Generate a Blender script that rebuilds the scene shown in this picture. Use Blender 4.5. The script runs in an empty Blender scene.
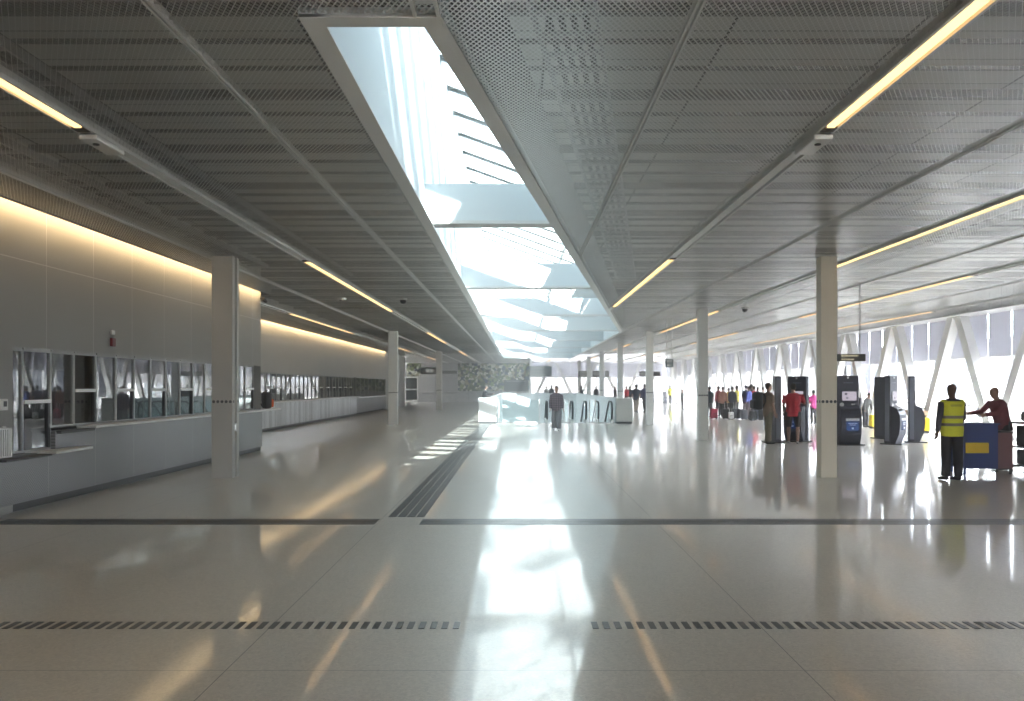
import bpy, bmesh, math, random
from mathutils import Vector, Matrix
random.seed(7)
PI = math.pi
scene = bpy.context.scene
COL = scene.collection

# ------------------------------------------------------------------ materials
def new_mat(name):
    m = bpy.data.materials.new(name); m.use_nodes = True
    nt = m.node_tree; nt.nodes.clear()
    out = nt.nodes.new('ShaderNodeOutputMaterial')
    return m, nt, out

def N(nt, t, **kw):
    n = nt.nodes.new(t)
    for k, v in kw.items():
        if k == 'ins':
            for kk, vv in v.items():
                if hasattr(vv, 'bl_idname') or isinstance(vv, bpy.types.NodeSocket): nt.links.new(vv, n.inputs[kk])
                else: n.inputs[kk].default_value = vv
        else: setattr(n, k, v)
    return n

def M2(nt, op, a, b=None, c=None, clamp=False):
    n = nt.nodes.new('ShaderNodeMath'); n.operation = op; n.use_clamp = clamp
    for i, v in enumerate((a, b, c)):
        if v is None: continue
        if isinstance(v, bpy.types.NodeSocket): nt.links.new(v, n.inputs[i])
        else: n.inputs[i].default_value = v
    return n.outputs[0]

def pos_xyz(nt, coord='geo'):
    if coord == 'geo': o = N(nt, 'ShaderNodeNewGeometry').outputs['Position']
    else: o = N(nt, 'ShaderNodeTexCoord').outputs['Object']
    s = nt.nodes.new('ShaderNodeSeparateXYZ'); nt.links.new(o, s.inputs[0])
    return o, s.outputs[0], s.outputs[1], s.outputs[2]

def c4(c): return (c[0], c[1], c[2], 1)

def principled(nt, out, col=None, rough=.5, metal=0, spec=.5):
    p = nt.nodes.new('ShaderNodeBsdfPrincipled')
    if isinstance(col, bpy.types.NodeSocket): nt.links.new(col, p.inputs['Base Color'])
    elif col is not None: p.inputs['Base Color'].default_value = c4(col)
    if isinstance(rough, bpy.types.NodeSocket): nt.links.new(rough, p.inputs['Roughness'])
    else: p.inputs['Roughness'].default_value = rough
    p.inputs['Metallic'].default_value = metal
    p.inputs['Specular IOR Level'].default_value = spec
    nt.links.new(p.outputs[0], out.inputs['Surface'])
    return p

def mixcol(nt, f, a, b):
    n = nt.nodes.new('ShaderNodeMix'); n.data_type = 'RGBA'
    for k, v in ((0, f), (6, a), (7, b)):
        if isinstance(v, bpy.types.NodeSocket): nt.links.new(v, n.inputs[k])
        elif k == 0: n.inputs[0].default_value = v
        else: n.inputs[k].default_value = c4(v)
    return n.outputs[2]

_plain = {}
def plain(name, col, rough=.5, metal=0, noise=.06, scale=25, spec=.5):
    if name in _plain: return _plain[name]
    m, nt, out = new_mat(name)
    o = N(nt, 'ShaderNodeTexCoord').outputs['Object']
    nz = N(nt, 'ShaderNodeTexNoise', ins={'Vector': o, 'Scale': scale, 'Detail': 3.0})
    a = tuple(max(0, x * (1 - noise)) for x in col); b = tuple(min(1, x * (1 + noise)) for x in col)
    principled(nt, out, mixcol(nt, nz.outputs[0], a, b), rough, metal, spec)
    _plain[name] = m
    return m

def emit(name, col, s):
    m, nt, out = new_mat(name)
    e = N(nt, 'ShaderNodeEmission', ins={'Color': c4(col), 'Strength': s})
    nt.links.new(e.outputs[0], out.inputs[0]); return m

def screen_mat(name, col, s):
    m, nt, out = new_mat(name)
    p = principled(nt, out, (.02, .02, .02), .15)
    p.inputs['Emission Color'].default_value = c4(col); p.inputs['Emission Strength'].default_value = s
    return m

def line_mask(nt, v, period, off, w):
    """1 on thin lines at off + k * period along v"""
    f = M2(nt, 'FRACT', M2(nt, 'DIVIDE', M2(nt, 'SUBTRACT', v, off - w / 2), period))
    return M2(nt, 'LESS_THAN', f, w / period)

# floor: polished terrazzo
def m_floor():
    m, nt, out = new_mat('polished_terrazzo')
    p, x, y, z = pos_xyz(nt)
    sp = N(nt, 'ShaderNodeTexVoronoi', ins={'Vector': p, 'Scale': 60.0})
    big = N(nt, 'ShaderNodeTexNoise', ins={'Vector': p, 'Scale': .35, 'Detail': 4.0})
    base = mixcol(nt, big.outputs[0], (.78, .73, .65), (.85, .81, .735))
    fleck = N(nt, 'ShaderNodeMapRange', ins={0: sp.outputs['Color'], 1: .0, 2: 1.0, 3: .86, 4: 1.08})
    col = N(nt, 'ShaderNodeVectorMath', operation='SCALE', ins={0: base, 'Scale': fleck.outputs[0]}).outputs[0]
    joints = M2(nt, 'MAXIMUM', line_mask(nt, x, 3.46, -1.75, .006), line_mask(nt, y, 5.4, 5.1, .006))
    col = mixcol(nt, joints, col, (.33, .32, .31))
    rn = N(nt, 'ShaderNodeTexNoise', ins={'Vector': p, 'Scale': 1.3, 'Detail': 5.0, 'Roughness': .65})
    rough = N(nt, 'ShaderNodeMapRange', ins={0: rn.outputs[0], 1: .3, 2: .7, 3: .045, 4: .10}).outputs[0]
    pr = principled(nt, out, col, .42, 0, .7)
    pr.inputs['Coat Weight'].default_value = .75; nt.links.new(rough, pr.inputs['Coat Roughness'])
    st = N(nt, 'ShaderNodeMapping', ins={'Vector': p, 'Scale': (1.2, 3.5, 1)})
    bn = N(nt, 'ShaderNodeTexNoise', ins={'Vector': st.outputs[0], 'Scale': .9, 'Detail': 2.0})
    bp = N(nt, 'ShaderNodeBump', ins={'Height': bn.outputs[0], 'Strength': .05, 'Distance': .02})
    nt.links.new(bp.outputs[0], pr.inputs['Normal']); nt.links.new(bp.outputs[0], pr.inputs['Coat Normal'])
    return m

# expanded metal: transparent diamonds between light strands
def m_mesh_ceiling():
    m, nt, out = new_mat('expanded_metal')
    p, x, y, z = pos_xyz(nt)
    u = M2(nt, 'DIVIDE', x, .042); v = M2(nt, 'DIVIDE', y, .074)
    a = M2(nt, 'PINGPONG', M2(nt, 'ADD', u, v), .5)
    b = M2(nt, 'PINGPONG', M2(nt, 'SUBTRACT', u, v), .5)
    k = M2(nt, 'LESS_THAN', M2(nt, 'MINIMUM', a, b), .042)
    tr = N(nt, 'ShaderNodeBsdfTransparent')
    pr = nt.nodes.new('ShaderNodeBsdfPrincipled')
    pr.inputs['Base Color'].default_value = (.74, .74, .73, 1); pr.inputs['Roughness'].default_value = .32
    pr.inputs['Metallic'].default_value = .75
    mx = N(nt, 'ShaderNodeMixShader', ins={0: k, 1: tr.outputs[0], 2: pr.outputs[0]})
    nt.links.new(mx.outputs[0], out.inputs[0])
    return m

def m_glass(name, tint=(1, 1, 1), refl=1.0, rough=0.0):
    m, nt, out = new_mat(name)
    tr = N(nt, 'ShaderNodeBsdfTransparent', ins={0: c4(tint)})
    gl = N(nt, 'ShaderNodeBsdfGlossy', ins={0: (1, 1, 1, 1), 'Roughness': rough})
    bf = N(nt, 'ShaderNodeNewGeometry').outputs['Backfacing']       # the same reflectance on both faces of a thin pane
    fr = N(nt, 'ShaderNodeFresnel', ins={0: M2(nt, 'POWER', 1.52, M2(nt, 'SUBTRACT', 1.0, M2(nt, 'MULTIPLY', bf, 2.0)))})
    mx = N(nt, 'ShaderNodeMixShader', ins={0: M2(nt, 'MULTIPLY', fr.outputs[0], refl, clamp=True), 1: tr.outputs[0], 2: gl.outputs[0]})
    nt.links.new(mx.outputs[0], out.inputs[0])
    return m

def m_panels(name, col, py, oy, zs, metal=0, rough=.6, dots=0, seam=(.2, .2, .2), w=.012, axis='y'):
    """cladding with vertical seams every py along the wall and horizontal seams at heights zs; dots: perforation size"""
    m, nt, out = new_mat(name)
    p, x, y, z = pos_xyz(nt)
    along = y if axis == 'y' else x
    nz = N(nt, 'ShaderNodeTexNoise', ins={'Vector': p, 'Scale': 45.0, 'Detail': 4.0, 'Roughness': .7})
    c = mixcol(nt, nz.outputs[0], tuple(v * .72 for v in col), tuple(v * 1.28 for v in col))
    pn = N(nt, 'ShaderNodeTexWhiteNoise', noise_dimensions='1D', ins={'W': M2(nt, 'FLOOR', M2(nt, 'DIVIDE', M2(nt, 'SUBTRACT', along, oy), py))})
    c = mixcol(nt, M2(nt, 'MULTIPLY', pn.outputs[0], .25), c, tuple(v * .8 for v in col))
    if dots:
        a = M2(nt, 'ABSOLUTE', M2(nt, 'SINE', M2(nt, 'MULTIPLY', M2(nt, 'ADD', along, z), PI / dots)))
        b = M2(nt, 'ABSOLUTE', M2(nt, 'SINE', M2(nt, 'MULTIPLY', M2(nt, 'SUBTRACT', along, z), PI / dots)))
        c = mixcol(nt, M2(nt, 'GREATER_THAN', M2(nt, 'MULTIPLY', a, b), .72), c, tuple(v * .35 for v in col))
    s = line_mask(nt, along, py, oy, w)
    for zz in zs:
        s = M2(nt, 'MAXIMUM', s, M2(nt, 'COMPARE', z, zz, w / 2))
    c = mixcol(nt, s, c, seam)
    principled(nt, out, c, rough, metal)
    return m

def m_mosaic(name):
    m, nt, out = new_mat(name)
    p = N(nt, 'ShaderNodeTexCoord').outputs['Object']
    v1 = N(nt, 'ShaderNodeTexVoronoi', ins={'Vector': p, 'Scale': 3.4, 'Randomness': 1.0})
    v2 = N(nt, 'ShaderNodeTexNoise', ins={'Vector': p, 'Scale': 1.1, 'Detail': 3.0})
    sp = nt.nodes.new('ShaderNodeSeparateColor'); nt.links.new(v1.outputs['Color'], sp.inputs[0])
    r = nt.nodes.new('ShaderNodeValToRGB'); r.color_ramp.interpolation = 'CONSTANT'
    cols = [(.01, .012, .012), (.06, .10, .05), (.40, .36, .24), (.13, .19, .08), (.62, .62, .54), (.04, .08, .16), (.30, .36, .16), (.8, .78, .70)]
    e = r.color_ramp.elements
    while len(e) < len(cols): e.new(.5)
    for i, c in enumerate(cols): e[i].position = i / len(cols); e[i].color = c4(c)
    f = M2(nt, 'FRACT', M2(nt, 'ADD', sp.outputs[0], M2(nt, 'MULTIPLY', v2.outputs[0], .6)))
    nt.links.new(f, r.inputs[0])
    principled(nt, out, r.outputs[0], .5)
    return m

def m_fabric_blind():
    m, nt, out = new_mat('blind_fabric')
    d = N(nt, 'ShaderNodeBsdfDiffuse', ins={0: (.75, .75, .79, 1)})
    t = N(nt, 'ShaderNodeBsdfTranslucent', ins={0: (.44, .44, .48, 1)})
    mx = N(nt, 'ShaderNodeMixShader', ins={0: .38, 1: d.outputs[0], 2: t.outputs[0]})
    nt.links.new(mx.outputs[0], out.inputs[0]); return m

def m_vest():
    m, nt, out = new_mat('hi_vis_vest')
    p, x, y, z = pos_xyz(nt, 'obj')
    s = M2(nt, 'MAXIMUM', M2(nt, 'COMPARE', z, 1.15, .026), M2(nt, 'COMPARE', z, 1.015, .026))
    t = M2(nt, 'MULTIPLY', M2(nt, 'COMPARE', z, 1.36, .02), M2(nt, 'COMPARE', x, 0.0, .11))
    c = mixcol(nt, s, (.78, .80, .05), (.22, .2, .19))
    c = mixcol(nt, M2(nt, 'MULTIPLY', t, .5), c, (.3, .3, .1))
    principled(nt, out, c, .7); return m

def m_plaid():
    m, nt, out = new_mat('plaid_cloth')
    p, x, y, z = pos_xyz(nt, 'obj')
    s = M2(nt, 'ADD', M2(nt, 'MULTIPLY', line_mask(nt, x, .09, 0, .045), .5), M2(nt, 'MULTIPLY', line_mask(nt, z, .09, 0, .045), .5))
    principled(nt, out, mixcol(nt, s, (.24, .19, .21), (.05, .04, .06)), .8); return m

def m_brushed(name, col, rough):
    m, nt, out = new_mat(name)
    p, x, y, z = pos_xyz(nt)
    mp = N(nt, 'ShaderNodeMapping', ins={'Vector': p, 'Scale': (1, 1, .05)})
    nz = N(nt, 'ShaderNodeTexNoise', ins={'Vector': mp.outputs[0], 'Scale': 40.0, 'Detail': 3.0})
    c = mixcol(nt, nz.outputs[0], tuple(v * .85 for v in col), tuple(min(1, v * 1.1) for v in col))
    pn = N(nt, 'ShaderNodeTexWhiteNoise', noise_dimensions='1D', ins={'W': M2(nt, 'FLOOR', M2(nt, 'DIVIDE', y, .36))})
    c = mixcol(nt, M2(nt, 'MULTIPLY', pn.outputs[0], .75), c, tuple(v * .35 for v in col))
    s = line_mask(nt, y, .72, .1, .03)
    c = mixcol(nt, s, c, (.12, .12, .12))
    principled(nt, out, c, rough, .85); return m

def m_deck():
    m, nt, out = new_mat('deck_panels')
    p, x, y, z = pos_xyz(nt)
    nz = N(nt, 'ShaderNodeTexNoise', ins={'Vector': p, 'Scale': 1.1, 'Detail': 5.0})
    c = mixcol(nt, nz.outputs[0], (.52, .52, .50), (.68, .68, .65))
    c = mixcol(nt, M2(nt, 'MULTIPLY', line_mask(nt, y, .7, .35, .03), .5), c, (.08, .08, .08))
    c = mixcol(nt, line_mask(nt, x, 1.73, .26, .03), c, (.12, .12, .12))
    principled(nt, out, c, .8); return m

MAT = dict(
    floor=m_floor(), mesh=m_mesh_ceiling(),
    glass=m_glass('clear_glass'), roofglass=m_glass('roof_glass', (.125, .146, .154)), ticketglass=m_glass('ticket_glass', (.55, .57, .56), 1.25),
    railglass=m_glass('rail_glass', (.90, .95, .95), .7),
    wallpanel=m_panels('wall_panels', (.37, .366, .35), 1.36, .05, (3.43,), seam=(.58, .575, .565), rough=.7),
    wallpanel2=m_panels('recess_panels', (.50, .495, .48), 2.7, .05, (3.43,), seam=(.6, .59, .58), rough=.7),
    counterpanel=m_panels('perforated_counter', (.26, .265, .27), 1.36, .05, (), metal=.45, rough=.38, dots=.045, seam=(.36, .36, .36)),
    steel=m_brushed('brushed_steel_fronts', (.62, .64, .66), .28),
    farpanel=m_panels('far_wall_panels', (.55, .55, .56), 2.9, .5, (.97,), seam=(.15, .15, .15), axis='x', w=.03),
    white=plain('white_paint', (.82, .82, .82), .45, noise=.02),
    whitewall=plain('skylight_white', (.76, .80, .815), .55, noise=.015),
    whitesteel=plain('white_steel', (.78, .78, .78), .35, noise=.02),
    columnwhite=plain('column_white', (.80, .795, .77), .5, noise=.03, scale=60), columnwarmlit=plain('column_warm_lit', (.78, .72, .60), .5, noise=.06, scale=60),  # near right column: warm light on it is put into the paint colour
    column=plain('column_shaded', (.50, .485, .455), .5, noise=.05, scale=60),  # near left column: its shade is put into the paint colour
    framegrey=plain('frame_grey', (.36, .36, .355), .45, .3),
    alu=plain('aluminium', (.66, .66, .65), .35, .6, .03),
    alulight=plain('pale_aluminium', (.74, .74, .72), .4, .25, .03),
    rim=plain('rim_aluminium', (.72, .72, .71), .5, .1, .03),
    dark=plain('dark_plinth', (.045, .045, .047), .5),
    black=plain('black_plastic', (.018, .018, .02), .45),
    rubber=plain('black_rubber', (.012, .012, .012), .5),
    inlay=plain('dark_inlay', (.075, .082, .085), .35, noise=.15),
    deck=m_deck(), beamdark=plain('plenum_steel', (.19, .19, .19), .7),
    tray=plain('galvanised_tray', (.36, .36, .36), .4, .6),
    blind=m_fabric_blind(),
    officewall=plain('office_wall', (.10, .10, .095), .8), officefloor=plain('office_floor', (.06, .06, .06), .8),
    warm=emit('warm_lamp', (1.0, .60, .24), 1.05), cove=emit('cove_lamp', (1.0, .70, .36), 7.5),
    kiosk=plain('kiosk_navy', (.035, .038, .06), .4), kiosklight=plain('kiosk_grey_side', (.17, .19, .24), .4),
    kscreen=screen_mat('kiosk_screen', (.80, .72, .84), .26),
    kblue=screen_mat('kiosk_blue_label', (.05, .16, .55), .14), kwhite=plain('label_white', (.8, .82, .85), .5),
    sign=plain('sign_face', (.035, .04, .042), .5), signgreen=plain('sign_slate', (.11, .15, .15), .5),
    signtext=screen_mat('sign_letters', (.85, .88, .85), .22), signwarm=screen_mat('sign_letters_amber', (.85, .75, .5), .25),
    parapet=plain('parapet_white', (.80, .82, .82), .5, noise=.02), blockgrey=plain('block_panel', (.52, .52, .49), .5, noise=.04),
    blockpale=plain('block_panel_pale', (.78, .79, .79), .5, noise=.03),
    mosaic=m_mosaic('tile_mosaic'),
    deskblue=plain('desk_blue', (.025, .05, .19), .4), deskyellow=plain('desk_yellow', (.72, .50, .02), .5), deskred=plain('desk_maroon', (.19, .09, .095), .5),
    yellow=plain('barrier_yellow', (.80, .58, .01), .5), brown=plain('bench_brown', (.35, .24, .15), .6),
    concrete=plain('outdoor_concrete', (.11, .11, .11), .8, noise=.1, scale=.4),
    bwall=plain('outdoor_wall', (.10, .103, .115), .7), bwin=plain('outdoor_window', (.05, .055, .065), .3),
    van=plain('van_white', (.30, .31, .33), .4), redalarm=plain('alarm_red', (.16, .015, .02), .4),
    vest=m_vest(), plaid=m_plaid(), orange=plain('orange_cloth', (.85, .16, .03), .7),
)

# ------------------------------------------------------------------ mesh builder
class MB:
    def __init__(s): s.v = []; s.f = []; s.mi = []
    def add(s, vs, fs, mi=0):
        b = len(s.v); s.v += [tuple(v) for v in vs]
        for f in fs: s.f.append(tuple(b + i for i in f)); s.mi.append(mi)
        return s
    def box(s, x0, x1, y0, y1, z0, z1, mi=0):
        vs = [(x, y, z) for z in (z0, z1) for y in (y0, y1) for x in (x0, x1)]
        return s.add(vs, [(0, 2, 3, 1), (4, 5, 7, 6), (0, 1, 5, 4), (2, 6, 7, 3), (0, 4, 6, 2), (1, 3, 7, 5)], mi)
    def rbox(s, x0, x1, y0, y1, z0, z1, r=.02, seg=2, mi=0):
        bm = bmesh.new()
        bmesh.ops.create_cube(bm, size=1)
        for v in bm.verts:
            v.co = Vector(((x0 + x1) / 2 + v.co.x * (x1 - x0), (y0 + y1) / 2 + v.co.y * (y1 - y0), (z0 + z1) / 2 + v.co.z * (z1 - z0)))
        bmesh.ops.bevel(bm, geom=bm.edges[:], offset=r, segments=seg, profile=.5, affect='EDGES')
        bm.verts.index_update()
        s.add([v.co for v in bm.verts], [[v.index for v in f.verts] for f in bm.faces], mi); bm.free()
        return s
    def quad(s, a, b, c, d, mi=0): return s.add([a, b, c, d], [(0, 1, 2, 3)], mi)
    def poly(s, pts, mi=0): return s.add(pts, [tuple(range(len(pts)))], mi)
    def loft(s, pts, rad, n=10, ref=(1, 0, 0), mi=0):
        """closed tube through pts with (ru, rv) radii; ref = rough direction of ru"""
        pts = [Vector(p) for p in pts]; rings = []
        for i, p in enumerate(pts):
            d = (pts[min(i + 1, len(pts) - 1)] - pts[max(i - 1, 0)]).normalized()
            r = Vector(ref)
            if abs(d.dot(r)) > .9: r = Vector((0, 1, 0)) if abs(d.y) < .9 else Vector((0, 0, 1))
            u = (r - d * r.dot(d)).normalized(); v = d.cross(u)
            ru, rv = rad[i] if isinstance(rad[i], tuple) else (rad[i], rad[i])
            rings.append([p + u * ru * math.cos(2 * PI * k / n) + v * rv * math.sin(2 * PI * k / n) for k in range(n)])
        vs = [q for r in rings for q in r]; fs = []
        for i in range(len(rings) - 1):
            for k in range(n):
                fs.append((i * n + k, i * n + (k + 1) % n, (i + 1) * n + (k + 1) % n, (i + 1) * n + k))
        fs.append(tuple(range(n - 1, -1, -1))); fs.append(tuple((len(rings) - 1) * n + k for k in range(n)))
        return s.add(vs, fs, mi)
    def tube(s, pts, r, n=8, mi=0): return s.loft(pts, [r] * len(pts), n, mi=mi)
    def cyl(s, a, b, r, n=16, mi=0, r2=None): return s.loft([a, b], [r, r if r2 is None else r2], n, mi=mi)
    def ell(s, c, rx, ry, rz, n=12, m=8, mi=0):
        pts = []; rad = []
        for i in range(m + 1):
            t = -PI / 2 + PI * (i + .0) / m
            pts.append((c[0], c[1], c[2] + rz * math.sin(t))); q = max(.06, math.cos(t)); rad.append((rx * q, ry * q))
        return s.loft(pts, rad, n, mi=mi)
    def prism(s, prof, x0, x1, mi=0):
        """profile of (y, z) extruded along x"""
        n = len(prof)
        vs = [(x0, y, z) for y, z in prof] + [(x1, y, z) for y, z in prof]
        fs = [(i, (i + 1) % n, n + (i + 1) % n, n + i) for i in range(n)] + [tuple(range(n - 1, -1, -1)), tuple(range(n, 2 * n))]
        return s.add(vs, fs, mi)
    def hull_beam(s, a, b, w, h, up=(0, 0, 1), mi=0):
        a = Vector(a); b = Vector(b); d = (b - a).normalized(); u = Vector(up); u = (u - d * u.dot(d)).normalized(); v = d.cross(u)
        vs = [p + v * (sx * w / 2) + u * (sz * h / 2) for p in (a, b) for sz in (-1, 1) for sx in (-1, 1)]
        return s.add(vs, [(0, 1, 3, 2), (4, 6, 7, 5), (0, 4, 5, 1), (2, 3, 7, 6), (0, 2, 6, 4), (1, 5, 7, 3)], mi)
    def mesh(s, name, mats, smooth=False):
        me = bpy.data.meshes.new(name); me.from_pydata(s.v, [], s.f)
        for m in (mats if isinstance(mats, (list, tuple)) else [mats]): me.materials.append(MAT[m] if isinstance(m, str) else m)
        me.polygons.foreach_set('material_index', s.mi)
        bm = bmesh.new(); bm.from_mesh(me); bmesh.ops.recalc_face_normals(bm, faces=bm.faces[:]); bm.to_mesh(me); bm.free()
        if smooth: me.polygons.foreach_set('use_smooth', [True] * len(me.polygons))
        me.update(); return me
    def build(s, name, mats, parent=None, smooth=False):
        o = bpy.data.objects.new(name, s.mesh(name, mats, smooth)); COL.objects.link(o)
        if parent: o.parent = parent
        return o

def tag(o, label=None, cat=None, group=None, kind=None):
    if label: o['label'] = label
    if cat: o['category'] = cat
    if group: o['group'] = group
    if kind: o['kind'] = kind
    return o
def thing(name, label, cat, loc=(0, 0, 0), rotz=0, group=None, kind=None):
    o = bpy.data.objects.new(name, None); COL.objects.link(o)
    o.location = loc; o.rotation_euler = (0, 0, rotz); o.empty_display_size = .2
    return tag(o, label, cat, group, kind)
def copy_tree(o, parent=None):
    c = o.copy(); COL.objects.link(c)
    if parent: c.parent = parent
    for ch in o.children: copy_tree(ch, c)
    return c
ORD = ['first', 'second', 'third', 'fourth', 'fifth', 'sixth', 'seventh', 'eighth', 'ninth', 'tenth', 'eleventh', 'twelfth', 'thirteenth', 'fourteenth', 'fifteenth', 'sixteenth', 'seventeenth', 'eighteenth', 'nineteenth']
TENS = ['', '', 'twenty', 'thirty', 'forty', 'fifty', 'sixty', 'seventy']
def ordinal(i):
    """0 -> first"""
    n = i + 1
    if n < 20: return ORD[i]
    t, u = divmod(n, 10)
    return TENS[t][:-1] + 'ieth' if u == 0 else TENS[t] + '-' + ORD[u - 1]

# ------------------------------------------------------------------ layout constants (metres; camera at the origin looking along +Y)
HC = 4.10                       # ceiling
XL, XL2, XR = -6.8, -9.5, 15.5  # left counter wall, recessed wall, window wall
Y0, Y1 = -14.0, 90.0
YREC = 22.5                     # where the left wall steps back
SKL, SKY0, SKY1 = -1.42, 5.5, 73.0
def sk_right(y): return min(4.62, -.5 + (y - 5.5) * (5.12 / 32.3))
VX0, VX1, VY0, VY1 = -1.30, 4.70, 39.3, 70.0    # opening to the floor below

# ------------------------------------------------------------------ floor
b = MB()
b.quad((-14, Y0, 0), (VX0, Y0, 0), (VX0, Y1, 0), (-14, Y1, 0))
b.quad((VX1, Y0, 0), (XR + .2, Y0, 0), (XR + .2, Y1, 0), (VX1, Y1, 0))
b.quad((VX0, Y0, 0), (VX1, Y0, 0), (VX1, VY0, 0), (VX0, VY0, 0))
b.quad((VX0, VY1, 0), (VX1, VY1, 0), (VX1, Y1, 0), (VX0, Y1, 0))
tag(b.build('floor', 'floor'), 'polished pale terrazzo floor of the whole hall', 'floor', kind='structure')

def inlay(name, rects, label):
    b = MB()
    for x0, x1, y0, y1 in rects: b.box(x0, x1, y0, y1, 0.0005, .004)
    tag(b.build(name, 'inlay'), label, 'floor strip', 'dark strips set in the floor', 'structure')
inlay('trim_1', [(-1.69 + k * .122, -1.69 + k * .122 + .104, 11.07, 38.2) for k in range(4)], 'lengthwise strip of four dark bars running to the white block')
inlay('trim_2', [(XL + .3, -1.77, 10.47 + k * .11, 10.47 + k * .11 + .094) for k in range(4)], 'crosswise dark strip left of the lengthwise strip')
inlay('trim_3', [(-1.22, XR - .3, 10.47 + k * .11, 10.47 + k * .11 + .094) for k in range(4)], 'crosswise dark strip right of the lengthwise strip')
inlay('trim_4', [(-.46 - k * .081, -.46 - k * .081 + .043, 5.97, 6.14) for k in range(58)], 'row of short dark dashes across the near floor, left half')
inlay('trim_5', [(.52 + k * .081, .52 + k * .081 + .043, 5.97, 6.14) for k in range(60)], 'row of short dark dashes across the near floor, right half')

# ------------------------------------------------------------------ ceiling: expanded metal in shallow layers, deck and steel above
b = MB()
EDGE_L, EDGE_L2 = XL + .28, XL2 + .28
for k in range(4):
    z = HC + k * .0035
    def P(pts): b.poly([(x, y, z) for x, y in pts])
    P([(EDGE_L, Y0), (XR, Y0), (XR, SKY0), (EDGE_L, SKY0)])
    P([(EDGE_L, SKY0), (SKL, SKY0), (SKL, YREC), (EDGE_L, YREC)])
    P([(EDGE_L2, YREC), (SKL, YREC), (SKL, 71.4), (EDGE_L2, 71.4)])
    P([(-14, 71.4), (SKL, 71.4), (SKL, Y1), (-14, Y1)])
    P([(sk_right(SKY0), SKY0), (XR, SKY0), (XR, SKY1), (4.62, SKY1), (4.62, 37.8)])
    P([(SKL, SKY1), (XR, SKY1), (XR, Y1), (SKL, Y1)])
tag(b.build('ceiling', 'mesh'), 'suspended ceiling of grey expanded metal mesh', 'ceiling', kind='structure')

ZD = 5.05
b = MB()
def deck_poly(pts): b.poly([(x, y, ZD) for x, y in pts])
deck_poly([(XL2 - 4, Y0), (XR + 1.8, Y0), (XR + 1.8, SKY0), (XL2 - 4, SKY0)])  # overhang past the window wall added, unseen, to keep sun out
deck_poly([(XL2 - 4, SKY0), (SKL, SKY0), (SKL, SKY1), (XL2 - 4, SKY1)])
deck_poly([(sk_right(SKY0), SKY0), (XR + 1.8, SKY0), (XR + 1.8, SKY1), (4.62, SKY1), (4.62, 37.8)])
deck_poly([(XL2 - 4, SKY1), (XR + 1.8, SKY1), (XR + 1.8, Y1), (XL2 - 4, Y1)])
b.quad((XR + .15, Y0, HC), (XR + .15, Y1, HC), (XR + .15, Y1, ZD), (XR + .15, Y0, ZD))
b.quad((XL, Y0, HC + .3), (XL, YREC, HC + .3), (XL, YREC, ZD), (XL, Y0, ZD))
b.quad((XL2, YREC, HC + .3), (XL2, 71.4, HC + .3), (XL2, 71.4, ZD), (XL2, YREC, ZD))
tag(b.build('ceiling_deck', 'deck'), 'grey panelled roof deck seen above the ceiling mesh', 'ceiling', kind='structure')
# purlins above the mesh, one object per beam in the part where they can be told apart
ys = [7.45 + 2.2 * k for k in range(-3, 36)]
for i, y in enumerate(ys):
    b = MB()
    xr = sk_right(y) + .06 if SKY0 < y < SKY1 else None
    for (x0, x1) in ([(XL2 if y > YREC else XL, SKL - .06), (xr, XR)] if xr is not None else [(XL2 if y > YREC else XL, XR)]):
        b.box(x0, x1, y - .02, y + .02, ZD - .09, ZD - .001); b.box(x0, x1, y - .05, y + .05, ZD - .10, ZD - .09)
        b.box(x0, x1, y + .77, y + .80, ZD - .045, ZD - .001); b.box(x0, x1, y + 1.47, y + 1.52, ZD - .035, ZD - .001)
    tag(b.build('ceiling_beam', 'beamdark'), 'dark crosswise steel beam above the ceiling mesh', 'beam', 'steel beams above the ceiling mesh', 'structure')

def tray(name, pts, w, z, label):
    t = thing(name, label, 'cable tray', (0, 0, 0))
    rails = MB(); rungs = MB()
    a, c = Vector((pts[0][0], pts[0][1], z)), Vector((pts[1][0], pts[1][1], z)); d = (c - a).normalized(); n = Vector((d.y, -d.x, 0))
    for s in (-1, 1): rails.hull_beam(a + n * s * w / 2, c + n * s * w / 2, .025, .09)
    k = 0; L = (c - a).length
    while k * .42 < L:
        p = a + d * k * .42
        rungs.hull_beam(p - n * w / 2, p + n * w / 2, .05, .03); k += 1
    rails.build('side_rail', 'tray', t); g = rungs.build('rung', 'tray', t); g['kind'] = 'stuff'
    cb = MB()
    for j in range(4):
        o = (-.3 + .2 * j) * w
        cb.tube([a + n * o + Vector((0, 0, .05)), c + n * o + Vector((0, 0, .05))], .028)
    cb.build('cable_bundle', 'black', t)
tray('cable_tray', ((.10, 5.0), (2.9, 23)), .50, 4.62, 'ladder cable tray running alongside the skylight above the mesh')
tray('cable_tray', ((-4.45, 3), (-4.45, 22)), .35, 4.55, 'cable tray beside the lit channel left of the skylight')
tray('cable_tray', ((-6.1, 6), (-6.1, 20)), .45, 4.50, 'cable tray above the mesh next to the left wall')
tray('cable_tray', ((8.2, 8), (8.2, 30)), .4, 4.6, 'cable tray above the mesh over the right columns')

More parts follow.
